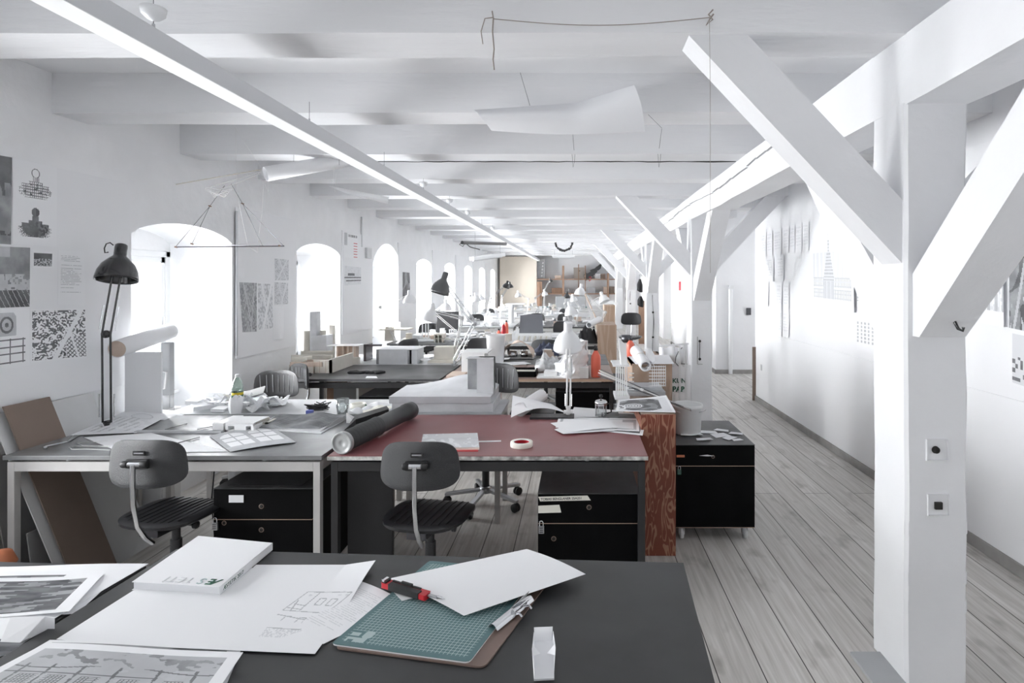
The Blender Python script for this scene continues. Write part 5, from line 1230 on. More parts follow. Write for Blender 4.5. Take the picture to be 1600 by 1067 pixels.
for i, (px, Y_) in enumerate(((893, 4.372), (1027, 4.372))):
    p = at(px, 233, Y_); one(MB().tube([p, p+Vector((.006, -.004, -.06)), p+Vector((.012, -.004, -.14)), p+Vector((.022, -.004, -.1)), p+Vector((.03, -.004, .02))], .0014, 5), 'wire_loop', 'darksteel', ['thin wire loop nailed to the third beam, below the hanging paper', 'thin wire loop nailed to the third beam, nearer the girder'][i], 'wire', tuple(p))
# long paper roll and strips hanging near the left windows
mb_ = thing('thread_mobile', 'thread and rod mobile hanging from the beams before the first window', 'mobile', tuple(at(355, 385, 4.0)))
Y_ = 4.05
def rod(nm, pts, r_, mt): MB().tube([at(x, y, yy) for x, y, yy in pts], r_, 6).build(nm, mt, mb_, world=True)
rod('base_rod', ((273, 386, Y_), (444, 384.5, Y_)), .0045, 'darksteel'); rod('base_rod', ((300, 381, Y_+.3), (412, 384, Y_+.3)), .004, 'steel')
for p, q_ in (((351, 290), (328, 322)), ((328, 322), (274, 386)), ((328, 322), (300, 381)), ((361, 287), (379, 318)), ((379, 318), (443, 384)), ((379, 318), (410, 384))):
    rod('cord', ((*p, Y_), (*q_, Y_)), .0016, 'darksteel')
for p in ((328, 322), (379, 318), (300, 381), (275, 386), (437, 384)): MB().obox(at(*p, Y_), .018, .01, .008, 0, 0, .3).build('knot', 'brownply', mb_, world=True)
rod('rod', ((275, 288, Y_), (408, 265, Y_)), .004, 'basswood'); rod('rod', ((330, 292, Y_), (408, 268, Y_)), .004, 'whiteframe'); rod('rod', ((345, 296, Y_), (407, 271, Y_)), .003, 'whiteframe')
m = MB(); c = at(343, 297, Y_)
for k in range(6): m.tube([c+Vector((.10*math.cos(t+k*.2)*(1-k*.08), .04*math.sin(t), .012*math.sin(t*2+k)-.008*k)) for t in [2*PI*i/20 for i in range(20)]], .0012, 5, closed=True)
m.build('thread_coil', 'thread', mb_, world=True)
for pts in (((366, 199, Y_), (388, 232, Y_), (408, 262, Y_)), ((368, 200, Y_), (370, 300, Y_), (380, 350, Y_), (388, 385, Y_), (403, 395, Y_)), ((412, 285, Y_), (410, 330, Y_), (404, 370, Y_), (403, 395, Y_))):
    rod('thread', pts, .0013, 'thread')
hr = thing('hanging_roll', 'long white paper roll hanging slantwise below the beams', 'paper roll', tuple(at(480, 262, 4.35)))
p0, p1 = at(415, 272, 4.25), at(558, 247, 4.7); d_ = (p1-p0)
MB().lathe([(.052, 0), (.055, 0), (.055, d_.length), (.052, d_.length), (.052, 0)], p0, d_, n=28).build('roll', 'paper', hr, world=True)
for px in (415, 520): MB().tube([at(px+2, 262, 4.3), at(px, 290, 4.28), at(px+4, 300, 4.28), at(px+5, 270, 4.3)], .0014, 5).build('thread', 'thread', hr, world=True)
for px, py in ((459, 240), (530, 232)): MB().cyl(at(px, py, 4.38), at(px, 258, 4.4), .0012, 5).build('thread', 'darksteel', hr, world=True)
sp = sheet('hanging_strip', 'white card strip hanging slantwise below the fifth beam', 'card', at(512, 290, 5.4), at(608, 308, 5.7), at(608, 319, 5.7), at(540, 302, 5.4), mats=('lampwhite',), up=(0, -1, 0), lift=lambda u, v: .03*math.sin(PI*v))
# ring on the ceiling far down the room
Yr = 14.2
rg = MB(); c = at(881, 378, Yr); r7 = random.Random(5)
for k in range(44):
    t = PI+.05+(PI-.1)*k/43; p = c+Vector((.215*math.cos(t), 0, .215*math.sin(t)))
    for _ in range(2): rg.obox(p+Vector((r7.uniform(-.01, .01), r7.uniform(-.02, .02), r7.uniform(-.015, .015))), .035+.02*r7.random(), .03, .022, 0, 0, -t+r7.uniform(-1.2, 1.2))
o = one(rg, 'leaf_garland', 'lampblack', 'dark half ring garland hanging below the ceiling far back', 'garland', tuple(c))
MB().tube([c+Vector((.21*math.cos(t), 0, .21*math.sin(t))) for t in [2*PI*k/32 for k in range(32)]], .004, 6, closed=True).build('hoop', 'lampblack', o, world=True)
MB().cyl(c+Vector((0, 0, .21)), Vector((c.x, c.y, ZB if c.z+.21 < ZB else c.z+.3)), .003, 5).build('thread', 'thread', o, world=True)
# tube lights and a dark rack at the far ceiling
def tubelight(label, p0, p1, cord=True):
    d_ = (p1-p0); r = thing('tube_light', label, 'light fixture', tuple((p0+p1)/2), 0, 'fluorescent tube lights')
    MB().bar(p0, p1, .12, .07).build('housing', 'lampwhite', r, world=True, bevel=.005)
    MB().cyl(p0.lerp(p1, .04)+Vector((0, 0, -.045)), p0.lerp(p1, .96)+Vector((0, 0, -.045)), .016, 10).build('tube', 'frost', r, world=True)
    for t in (.1, .9): q = p0.lerp(p1, t); MB().cyl(q, Vector((q.x, q.y, ZB)), .006, 6).build('rod', 'steel', r, world=True)
tubelight('white tube light over the left tables, nearer of two', at(737, 404, 11.2), at(786, 398, 12.2))
tubelight('white tube light at the far ceiling above the shelves', at(863, 400, 17.8), at(898, 400, 17.8))
one(MB().cyl(at(722, 379, 9.2), at(790, 381, 10.6), .03, 10), 'dark_pole', 'lampblack', 'dark pole carried below the beams above the left tables', 'pole', tuple(at(750, 380, 9.8)))
m = MB(); m.tube([at(x, y, 9.4) for x, y in ((722, 378), (718, 382), (723, 385), (727, 380), (735, 386), (750, 390))], .008, 6); one(m, 'hanging_cable', 'lampblack', 'black cable looped round the dark pole under the beams', 'cable', tuple(at(725, 382, 9.4)))
# ------------------------------------------------------------------ back of the room
one(MB().box(cx_(781, 21.4), cx_(838.5, 21.4), 21.4, 21.44, 0, cz_(401, 21.4)), 'beige_partition', 'beige', 'tall beige panel closing the back of the room', 'panel', (cx_(810, 21.4), 21.42, 0))
sh = thing('back_shelving', 'wooden shelving with brown uprights along the back wall', 'shelving', (cx_(900, 21.5), 21.7, 0))
for px, yt in ((880, 415), (904, 413), (914.5, 415), (950, 427)): MB().box(cx_(px-1.6, 21.3) if px in (880, 950) else cx_(px-.7, 21.3), cx_(px+1.6, 21.3) if px in (880, 950) else cx_(px+.7, 21.3), 21.3, 21.36, 0, cz_(yt, 21.3)).build('upright', 'brownply', sh, world=True)
for py in (436.5, 459): MB().box(cx_(839, 21.4), cx_(962, 21.4), 21.33, 21.95, cz_(py+.8, 21.4), cz_(py-.8, 21.4)).build('shelf_board', 'brownply', sh, world=True)
z1s, z2s = cz_(435.7, 21.4), cz_(458.2, 21.4)
def sbox(lab, px0, px1, h, z, mt, name='storage_box', cat='box', y=21.5, d=.35, grp='things on the back shelves'):
    x0, x1 = cx_(px0, y), cx_(px1, y); return one(MB().box(x0, x1, y, y+d, z, z+h).box(x0-.005, x1+.005, y-.005, y+d+.005, z+h-.05, z+h), name, mt, lab, cat, ((x0+x1)/2, y, z), grp, bevel=.004)
b = sbox('tall tan cardboard box on the upper back shelf', 896.5, 913, .43, z1s, 'cardlight'); MB().box(cx_(903, 21.49), cx_(906.5, 21.49), 21.485, 21.495, z1s+.29, z1s+.32).build('hand_hole', 'crack', b, world=True)
sbox('small pale wooden box with slot on the upper back shelf', 867, 877, .13, z1s, 'balsa'); sbox('white box on the upper back shelf right of the black bundle', 930, 938, .20, z1s, 'foam'); sbox('open dark box beside the white box on the upper shelf', 939, 946, .20, z1s, 'cardboard')
sbox('brown suitcase-like box on the lower back shelf', 862, 878, .2, z2s, 'brownply'); sbox('dark framed pair of boxes on the lower back shelf', 918, 930, .22, z2s, 'foamgrey'); sbox('tan jar-like box at the right of the lower back shelf', 943, 948, .24, z2s, 'balsa'); sbox('brown bag-like box right of the last upright, lower shelf', 953, 960, .25, z2s, 'cardboard')
m = MB(); r8 = random.Random(8)
for k in range(26):
    t = k/25; p = at(917+22*t, 434-19*t, 21.5); m.obox(p+Vector((r8.uniform(-.06, .06), r8.uniform(0, .1), r8.uniform(-.03, .08) if t < .5 else r8.uniform(-.02, .02))), .16, .1, .07+.08*(1-t), 0, 0, -.7+r8.uniform(-.4, .4))
one(m, 'black_bundle', 'lampblack', 'black bundle of gear slanting up from the upper back shelf', 'bundle', tuple(at(920, 432, 21.5)))
one(MB().tube([at(x, y, 21.42) for x, y in ((920, 434), (922, 432), (924, 436), (921, 439), (920, 436))], .02, 6), 'red_strap', 'red', 'red strap hanging from the black bundle on the back shelf', 'strap', tuple(at(921, 436, 21.4)))
for i, (px, py, w_) in enumerate(((885, 457, 6), (892, 457, 8), (901, 457, 5))): one(MB().tube([at(px+w_*math.cos(t)*.5, py-2.5-3*math.sin(t*2+i), 21.5) for t in [k*.5 for k in range(12)]], .012, 6), 'wire_model', 'steel', 'grey wire model on the lower back shelf, %s of three' % ['left', 'middle', 'right'][i], 'wire model', tuple(at(px, py, 21.5)), 'things on the back shelves')
one(MB().box(cx_(839, 21.2), cx_(847, 21.2), 21.15, 21.2, 0, cz_(440, 21.2)).box(cx_(840.5, 21.1), cx_(843.5, 21.1), 21.13, 21.15, .2, cz_(442, 21.2)), 'wooden_screen', 'brownply', 'brown wooden framed screen beside the beige panel', 'screen', (cx_(843, 21.2), 21.2, 0))
one(MB().box(cx_(839, 21.6), cx_(851, 21.6), 21.6, 21.63, z1s+.02, cz_(405, 21.6)), 'framed_picture', 'foamgrey', 'tall grey framed picture leaning on the upper back shelf', 'picture', (cx_(845, 21.6), 21.6, z1s), bevel=.01)
def shelfmark():
    m = MB()
    for k in range(5): m.obox(at(848.3-k*.5, 411+k*5, 21.57), .05, .01, .07, 0, 0, .3)
    return m
one(shelfmark(), 'paper_chain', 'paper', 'chain of white paper pieces hanging over the grey framed picture', 'paper chain', tuple(at(847, 420, 21.57)))
one(MB().box(cx_(944, 16.5), cx_(960.5, 16.5), 16.5, 17.1, 0, cz_(477, 16.5)), 'plywood_cupboard', 'ply_pale', 'tall pale plywood cupboard in front of the fifth post', 'cupboard', (cx_(952, 16.5), 16.8, 0), bevel=.004)
one(MB().box(cx_(922, 16.4), cx_(966, 16.4), 16.42, 16.55, cz_(477, 16.4), cz_(472.5, 16.4)).box(cx_(924, 16.4), cx_(958, 16.4), 16.43, 16.54, cz_(473, 16.4), cz_(470, 16.4)), 'white_model', 'foam', 'long white site model on the plywood cupboard', 'architectural model', (cx_(944, 16.5), 16.5, cz_(477, 16.5)), bevel=.004)
# coats in the gap behind the fourth post
for i, (px, y0, y1, w_, Y_) in enumerate(((980, 438, 470, 5, 15.2), (1000, 436, 455, 8, 14.2), (1001, 463, 478, 9, 13.0))):
    p0 = at(px, y0, Y_); p1 = at(px, y1, Y_); ww = w_/F*Y_/2
    m = MB().grid(lambda u, v: Vector((p0.x+ww*math.cos(u*2*PI)*(.35+.65*min(1, v*2.2))*(1+.15*math.sin(u*18)), Y_+.07*math.sin(u*2*PI), p0.z+(p1.z-p0.z)*v-.03*math.sin(u*9)*v)), 24, 10, 0)
    one(m, 'hanging_coat', 'blackcloth', ['black coat hanging on the left side of the fourth post', 'black coat hanging on the right side of the fourth post', 'black jacket hanging low behind the fourth post'][i], 'coat', tuple(p0), 'coats on the far posts')
one(MB().box(cx_(998, 14.6), cx_(1007, 14.6), 14.6, 14.65, 0, cz_(470, 14.6)), 'brown_board', 'brownply', 'brown wooden panel standing behind the third post', 'panel', (cx_(1003, 14.6), 14.6, 0))
# ------------------------------------------------------------------ models and rolls around the plywood unit
one(MB().box(.40, .69, 4.14, 4.16, 0, 1.0).box(.40, .42, 4.16, 4.9, 0, 1.0).box(.67, .69, 4.16, 4.9, 0, 1.0).box(.40, .69, 4.16, 4.9, .98, 1.0), 'plywood_cabinet', 'ply_pale', 'pale plywood cabinet behind the white lattice model', 'cabinet', (.6, 4.5, 0))
lm = thing('lattice_model', 'white stick lattice and slat model on grey slabs, on the plywood unit', 'architectural model', (.45, 3.95, .824))
Yq = 3.86
MB().box(cx_(981, Yq), cx_(1040, Yq), Yq, Yq+.22, .824, .852).box(cx_(983, Yq), cx_(1036, Yq), Yq+.04, Yq+.22, .853, .878).build('slab_base', 'foamgrey', lm, world=True)
m = MB(); Yl = 3.92
for k in range(7): x = cx_(1019+k*3.4, Yl); m.box(x, x+.004, Yl, Yl+.004, .878, cz_(571, Yl))
for k in range(7): z = cz_(603-k*5, Yl); m.box(cx_(1014, Yl), cx_(1040, Yl), Yl-.004, Yl, z, z+.005)
m.build('lattice', 'foam', lm, world=True)
m = MB(); Yl = 3.74
for k in range(6): x = cx_(962+k*3.3, Yl); m.box(x, x+.007, Yl, Yl+.012, .845, cz_(573, Yl))
m.box(cx_(961, Yl), cx_(984, Yl), Yl, Yl+.20, .824, .845).box(cx_(958, Yl), cx_(984, Yl), Yl, Yl+.26, cz_(573, Yl), cz_(571, Yl))
for k in range(5): z = cz_(606-k*6.2, Yl+.1); m.box(cx_(982, Yl+.05), cx_(990, Yl+.05), Yl+.02, Yl+.03, z, z+.006)
m.build('slatted_facade', 'foam', lm, world=True)
MB().prism([(cx_(968, Yl), Yl+.02, cz_(530, Yl)), (cx_(979, Yl), Yl+.02, cz_(541, Yl)), (cx_(981, Yl), Yl+.02, cz_(572, Yl)), (cx_(971, Yl), Yl+.02, cz_(572, Yl))], (0, .10, 0)).build('upright_panel', 'foam', lm, world=True)
sheet('paper_sheet', 'white sheet on the pale plywood cabinet under the tied paper roll', 'paper', (.40, 4.6, 1.004), (.74, 4.6, 1.004), (.70, 4.10, 1.004), (.42, 4.08, 1.004), lift=lambda u, v: .003, nu=6, nv=6)
pr = thing('tied_paper_roll', 'thick white paper roll tied with a band, on the pale plywood cabinet', 'paper roll', (.48, 4.2, 1.0))
p0, p1 = at(1009, 572, 4.08)+Vector((0, 0, .0)), at(993, 548, 4.42); d_ = (p1-p0).normalized(); L_ = (p1-p0).length
MB().lathe([(.030, .0), (.042, 0), (.043, L_), (.030, L_), (.030, 0)], p0, d_, n=28).build('roll', 'paper', pr, world=True)
MB().lathe([(.0432, L_*.45), (.0437, L_*.45), (.0437, L_*.5), (.0432, L_*.5)], p0, d_, n=28).build('band', 'basswood', pr, world=True)
sheet('curled_paper', 'curling white sheet right of the tied paper roll', 'paper', at(1008, 545, 4.35), at(1024, 557, 4.35), at(1022, 574, 4.12), at(1010, 566, 4.12), lift=lambda u, v: .03*math.sin(PI*u), nu=8, nv=8)
bottle('coral red bottle with black cap on the pale plywood cabinet', (cx_(985, 4.55), 4.55, 1.0), .15, .031)
dr = thing('ink_pot', 'dark round pot on a white base behind the coral bottle on the cabinet', 'pot', (cx_(979, 4.8), 4.8, 1.0))
MB().lathe([(.001, 0), (.035, 0), (.035, .09), (.001, .09)], n=20).build('white_base', 'foam', dr); MB().lathe([(.001, .09), (.045, .09), (.045, .15), (.001, .15)], n=24).build('pot', 'darksteel', dr)
rb = thing('rod_bundle', 'bundle of thin rods tied with white tape reaching over the bucket', 'rods', tuple(at(1000, 608, 3.95)))
a, b = at(936, 581, 4.12), at(1079, 641, 3.60); r6 = random.Random(2)
for k in range(12):
    o1 = Vector((r6.uniform(-.02, .02), r6.uniform(-.03, .03), r6.uniform(-.02, .02))); o2 = Vector((r6.uniform(-.006, .006), 0, r6.uniform(-.006, .006)))
    MB().cyl(a+o1, b+o2, .0022, 6).build('rod', r6.choice(['steel', 'whiteframe', 'basswood', 'darksteel', 'whiteframe']), rb, world=True)
MB().cyl(a.lerp(b, .49), a.lerp(b, .52), .011, 12).build('tape', 'foam', rb, world=True)
bn = thing('paper_banner', 'white banner lettered in green, standing behind the bucket', 'banner', (cx_(1062, 4.6), 4.6, 0))
Yb = 4.62
MB().box(cx_(1047, Yb), cx_(1079, Yb), Yb, Yb+.006, .15, cz_(570, Yb)).build('sheet', 'paper', bn, world=True)
textmesh('KUN', .052, frame3(Vector((cx_(1050.5, Yb), Yb-.003, cz_(598, Yb))), (1, 0, 0), (0, 0, 1)), 'green', bn, bold=.0012)
textmesh('PAR', .058, frame3(Vector((cx_(1050.5, Yb), Yb-.003, cz_(611.5, Yb))), (1, 0, 0), (0, 0, 1)), 'green', bn, bold=.0022)
m = MB(); m.grid(lambda u, v: at(1030+46*u, 536+46*v+8*abs(math.sin(u*7))*(1-v), Yb+.02)+Vector((0, -.06*math.sin(PI*u)*math.sin(v*4)-.02*math.sin(u*17), 0)), 20, 14, 0, .001)
m.build('crumpled_top', 'paper', bn, world=True)
MB().tube([at(x, y, Yb-.06) for x, y in ((1066, 543), (1060, 549), (1056, 558), (1055, 566), (1060, 572))], .003, 6).tube([at(1064, 568, Yb-.05), at(1074, 569, Yb-.05)], .003, 6).build('drawn_line', 'lampblack', bn, world=True)
for px in (1062, 1072): MB().bar((cx_(px, Yb-.1), Yb-.1, 0), (cx_(px, Yb-.1), Yb-.1, cz_(540, Yb-.1)), .014, .01).build('wooden_pole', 'foam', bn, world=True)
MB().bar(at(1028, 541, Yb-.1), at(1076, 537, Yb-.1), .014, .014).build('cross_rod', 'foam', bn, world=True)
# ------------------------------------------------------------------ third and fourth rows
LX, RX = (-2.68, -1.225), (-1.20, .335)
desk('dark topped table with a card model and gloves, second left row', *LX, 5.07, 5.93, 'dustyblack', 'blackframe', ZT, .024)
desk('dark table with brown edge behind it, carrying foam boxes', *LX, 5.95, 6.80, 'lighttop', 'whiteframe', ZT, .024, edge='brownply')
desk('dark table with worn wood edge carrying bags and a coral bottle', *RX, 5.07, 5.93, 'woodtop', 'blackframe', ZT, .024, edge='plyedge')
desk('dark table behind the bag-covered table, with white bin and jeans', *RX, 5.95, 6.80, 'dustyblack', 'blackframe', ZT, .024)
drafting_chair('black ribbed chair behind the pale table at the first window', (-2.49, 4.52), R(180), back='blackplastic', logo=False, slats=True)
drafting_chair('smaller black chair half hidden behind the ribbed chair at the window', (-2.62, 4.95+.0), R(140), back='blackplastic', logo=False, slats=True)
cabinet('black cabinet under the bag-covered table, papers stuck to its front', -.197, .30, 5.12, 5.6, .05, .61, [.44])
cabinet('dark cabinet with paint spots under the card model table', -1.98, -1.46, 5.15, 5.6, .05, .56, [.4])
for i, (x0, x1, mt) in enumerate(((-2.16, -1.98+-.02, 'cardlight'), (-2.42, -2.2, 'greyboard'), (-2.5, -2.3, 'brownply'))): one(MB().box(x0, x1, 5.62+.03*i, 5.635+.03*i, 0, .55+.04*i), 'leaning_board', mt, ['tan board standing under the card model table', 'grey board standing under the card model table', 'brown board standing leftmost under the card model table'][i], 'board', ((x0+x1)/2, 5.63+.03*i, 0))
# left third row things
cm = thing('courtyard_model', 'cream card courtyard building model with brown screens, second left row', 'architectural model', tuple(onz(495, 583)))
def B(m, px0, px1, py, dep, h0, h1):
    a, b = onz(px0, py), onz(px1, py); return m.box(a.x, b.x, a.y, a.y+dep, ZT+h0, ZT+h1)
m = MB(); B(m, 452, 492, 583, .02, 0, .062); B(m, 490, 518, 583, .02, 0, .125); B(m, 452, 456, 583, .45, 0, .08); B(m, 514, 518, 583, .52, 0, .13); B(m, 455, 518, 575, .02, 0, .13); B(m, 470, 520, 571, .02, 0, .15); B(m, 455, 480, 582, .10, .125, .145)
m.build('walls', 'basswood', cm, world=True)
m = MB(); B(m, 453, 503, 583.2, .012, .062, .105); B(m, 480, 512, 580, .02, .02, .11); m.build('screens', 'balsa', cm, world=True)
m = MB(); 
for k in range(6): B(m, 461+k*9.5, 461.4+k*9.5, 583.6, .004, 0, .12)
m.build('joint_lines', 'balsa', cm, world=True)
tm = thing('tower_model', 'tall pale card tower model standing behind the courtyard model', 'architectural model', at(495, 566, 6.15).freeze() if False else (cx_(495, 6.15), 6.15, ZT))
m = MB(); Yt = 6.15
m.box(cx_(484, Yt), cx_(494.5, Yt), Yt, Yt+.1, ZT, cz_(487, Yt)).box(cx_(486, Yt), cx_(511, Yt), Yt-.02, Yt+.16, ZT, cz_(524, Yt)).build('tower', 'concretecard', tm, world=True)
m = MB(); m.grid(lambda u, v: Vector((cx_(468+17*u, Yt), Yt+.05-.06*math.sin(PI*u), ZT+(cz_(517, Yt)-ZT)*v)), 12, 4, 0, .004); m.build('curved_wall', 'basswood', tm, world=True)
MB().cyl((cx_(501, Yt), Yt+.06, cz_(524, Yt)), (cx_(501, Yt), Yt+.06, cz_(517, Yt)), .03, 18).build('round_top', 'basswood', tm, world=True)
one(MB().box(cx_(514, 6.3), cx_(523, 6.3), 6.3, 6.32, ZT, cz_(508, 6.3)), 'card_plank', 'basswood', 'upright pale plank behind the tower model', 'model part', (cx_(518, 6.3), 6.3, ZT), bevel=.004)
pm = thing('pavilion_model', 'small pavilion model with flat roof on posts, right of the tower model', 'architectural model', (cx_(535, 6.0), 6.0, ZT))
m = MB(); Yt = 6.02; zt_ = cz_(541, Yt); m.box(cx_(511, Yt), cx_(560, Yt), Yt, Yt+.16, zt_, zt_+.008).build('roof', 'foam', pm, world=True)
m = MB()
for px in (524, 533, 541, 551): m.box(cx_(px, Yt), cx_(px+3, Yt), Yt+.02, Yt+.12, ZT, zt_)
m.build('piers', 'balsa', pm, world=True); MB().box(cx_(524, Yt-.05), cx_(560, Yt-.05), Yt-.06, Yt, ZT, ZT+.07).build('front_block', 'basswood', pm, world=True)
fb = thing('foam_box_model', 'long grey foam box model on the brown edged board', 'architectural model', (cx_(620, 6.0), 6.0, ZT)); Yt = 5.99
MB().box(cx_(590, Yt), cx_(640, Yt), Yt, Yt+.3, ZT, ZT+.15).box(cx_(588, Yt), cx_(653, Yt), Yt-.005, Yt+.32, ZT+.15, ZT+.156).box(cx_(643, Yt), cx_(652, Yt), Yt, Yt+.25, ZT, ZT+.15).build('boxes', 'concretecard', fb, world=True); MB().box(cx_(588, Yt), cx_(592, Yt), Yt-.002, Yt+.2, ZT, ZT+.15).build('dark_end', 'photomid', fb, world=True); MB().box(cx_(637, Yt), cx_(640, Yt), Yt-.002, Yt+.1, ZT, ZT+.15).build('dark_end', 'photomid', fb, world=True)
one(MB().box(cx_(568, 6.2), cx_(572, 6.2), 6.2, 6.4, ZT, cz_(539, 6.2)).box(cx_(568, 6.2), cx_(596, 6.2), 6.2, 6.22, cz_(541, 6.2), cz_(538, 6.2)), 'open_frame_model', 'darksteel', 'dark open frame model left of the foam box model', 'architectural model', (cx_(580, 6.2), 6.2, ZT))
one(MB().box(cx_(678, 6.15), cx_(709, 6.15), 6.15, 6.3, ZT+.03, ZT+.16).box(cx_(668, 6.05), cx_(712, 6.05), 6.05, 6.5, ZT, ZT+.02).box(cx_(672, 6.05), cx_(712, 6.05), 6.08, 6.5, ZT+.02, ZT+.032), 'card_box', 'basswood', 'cream card box on white boards beside the chrome lamp', 'box', (cx_(690, 6.1), 6.1, ZT), bevel=.001)
m = MB(); c = onz(571, 583)
for k in range(9): m.obox(c+Vector((-.13+.033*k, .02*math.sin(k*2), .010)), .06, .07+.03*math.sin(k), .02, k*.7)
one(m, 'work_gloves', 'blackcloth', 'black work gloves lying on the dark table', 'gloves', tuple(c), bevel=.008)
sheet('paper_scrap', 'small white scrap in front of the black gloves', 'paper scrap', onz(573, 588), onz(588, 588), onz(590, 591), onz(571, 591), nu=2, nv=2, lift=lambda u, v: .002)
for i in range(9): 
    x = r6.uniform(-2.5, -1.3); y = r6.uniform(6.1, 6.7); o = one(MB().obox((0, 0, 0), r6.uniform(.1, .25), r6.uniform(.08, .2), .004, r6.uniform(0, 3)), 'paper_sheet', 'paper', 'white sheet scattered on the foam box table', 'paper', (0, 0, 0), 'sheets on the foam box table'); o.location = (x, y, ZT+.004+.005*i)
# lamps of this zone
anglepoise('chrome armed desk lamp with dark grey shade between left and right tables', (-1.262, 5.86, ZT+.01), at(741, 505, 5.84), at(686, 459, 5.84), (-.28, -.15, -.95), R_=.098, H_=.235, arm='steel', shade='lampgrey', gap=.03)
anglepoise('white desk lamp with lowered shade, left of the chrome lamp', at(710, 557, 6.45), at(722, 497, 6.45), at(669, 502, 6.45), (-.25, -.1, -.95), R_=.098, H_=.20)
# right third row things
Yt = 5.25
tr_ = thing('black_tray', 'black edged shallow tray with cream bottom on the worn table', 'tray', (cx_(812, Yt), Yt, ZT))
m = MB(); x0_, x1_ = cx_(770, Yt), cx_(838, Yt-.04); m.box(x0_, x1_, Yt-.08, Yt-.065, ZT, ZT+.05).box(x0_, x1_, Yt+.17, Yt+.185, ZT, ZT+.05).box(x0_, x0_+.012, Yt-.08, Yt+.185, ZT, ZT+.05).box(x1_-.012, x1_, Yt-.08, Yt+.185, ZT, ZT+.05); m.build('rim', 'blackply', tr_, world=True)
MB().box(x0_+.012, x1_-.012, Yt-.065, Yt+.17, ZT, ZT+.03).build('bottom', 'basswood', tr_, world=True)
Yk = 6.45
kf = MB(); kf.grid(lambda u, v: Vector((cx_(783, Yk)+(cx_(834, Yk)-cx_(783, Yk))*u, Yk-.08+.30*v+.02*math.sin(u*9), ZT+.004+.19*math.sin(PI*u)**.55*(1-.1*v)+.012*math.sin(u*11+v*3))), 30, 10, 0, .004)
one(kf, 'leather_hide', 'balsa', 'brown stiff hide arched over a metal pot', 'hide', (cx_(808, Yk), Yk, ZT))
one(MB().lathe([(.001, 0), (.05, 0), (.055, .03), (.05, .07), (.03, .08), (.001, .08)], n=20).lathe([(.001, 0), (.04, 0), (.045, .03), (.04, .07), (.001, .07)], (.13, .02, 0), n=20), 'metal_pot', 'chrome', 'shiny metal pots beneath the arched brown hide', 'pot', (0, 0, 0)).location = (cx_(800, Yk), Yk+.08, ZT)
def cloth(lab, px0, px1, py, h, mt, name, cat, dep=.25, seed=0, Yc=None, grp=None):
    a, b = (onz(px0, py), onz(px1, py)); y0_ = a.y
    m = MB(); m.grid(lambda u, v: Vector((a.x+(b.x-a.x)*u+.01*nz(u*8+seed, v*6), y0_+dep*v, ZT+.004+h*(math.sin(PI*min(1, max(0, u)))**.5)*(math.sin(PI*v)**.5)*(.65+.5*nz(u*4+seed, v*3+seed)+.25*nz(u*11, v*9+seed)))), 36, 20, 0, .004)
    return one(m, name, mt, lab, cat, ((a.x+b.x)/2, y0_, ZT), grp)
cloth('heap of dark blue denim on the table behind the hide', 831, 873, 556, .15, 'denim', 'denim_heap', 'clothes', .4, 3)
cloth('crumpled clear plastic bag in front of the denim heap', 833, 874, 581, .17, 'plasticbag', 'plastic_bag', 'bag', .4, 7)
jg = thing('patterned_cup', 'white cup with green dots lying by the clear plastic bag', 'cup', (cx_(836, 5.42), 5.42, ZT+.036)); MB().lathe([(.001, 0), (.034, 0), (.036, .09), (.033, .09), (.031, .006), (.001, .006)], (0, 0, 0), (.95, .2, .1), n=20).build('cup_body', 'foam', jg)
wb = thing('paper_bag', 'tall white crumpled bag of papers behind the white lamp', 'bag', (cx_(893, 5.2), 5.2, ZT)); Yw = 5.2
MB().grid(lambda u, v: Vector((cx_(868+50*u, Yw)+(.03*nz(u*5, v*5)), Yw-.12*math.sin(PI*u)+.02*nz(u*9, v*9), ZT+(.13+.20*min(1, max(0, (u-.12)*2.2)))*v)), 24, 16, 0, .003, sm=False).grid(lambda u, v: Vector((cx_(868+50*u, Yw), Yw+.10*math.sin(PI*u), ZT+(.13+.20*min(1, max(0, (u-.12)*2.2)))*v)), 12, 6, 0, .003).build('bag_body', 'paper', wb, world=True)
one(MB().obox((0, 0, .16), .012, .22, .34, R(10), 0, R(-8)), 'grey_book', 'concrete_f', 'grey board standing right of the white crumpled bag', 'book', (0, 0, 0)).location = (cx_(914, 5.3), 5.3, ZT)
one(MB().box(-.055, .055, -.01, .12, 0, .10), 'white_card_box', 'foam', 'small white cube of card left of the coral bottle', 'box', (0, 0, 0), bevel=.001).location = (cx_(910, 5.12), 5.12, ZT)
one(MB().box(-.13, .13, -.1, .12, 0, .012).box(-.07, .05, -.05, .1, .012, .05), 'white_card_model', 'foam', 'low white card model in front of the crumpled bag', 'paper model', (0, 0, 0), bevel=.001).location = (cx_(862, 5.18), 5.2, ZT)
bottle('coral red bottle with black cap on the worn wood edged table', (cx_(931, 5.18), 5.18, ZT), .275, .044)
for i, (px, py, w, d, a, mt) in enumerate(((795, 568, .35, .2, 10, 'paper'), (812, 568, .2, .14, 35, 'paper2'), (812, 559, .34, .16, -4, 'photomid'), (775, 560, .3, .16, 0, 'paper'))):
    c = onz(px, py, ZT+.003+.003*i); o = one(MB().obox((0, 0, 0), w, d, .003, R(a)), 'paper_sheet', mt, ['white sheet left of the plastic bag', 'folded white card on the sheet beside the plastic bag', 'grey folder in front of the brown hide', 'white sheet beside the tall white bin'][i], 'paper', (0, 0, 0)); o.location = c
o = thing('waste_bin', 'tall white bin standing on the table behind the black chair', 'bin', (cx_(772, 5.98), 5.98+.12, ZT)); MB().lathe([(.001, 0), (.085, 0), (.10, .28), (.108, .30), (.104, .302), (.095, .28), (.08, .01), (.001, .01)], n=30).build('bin_body', 'foam', o)
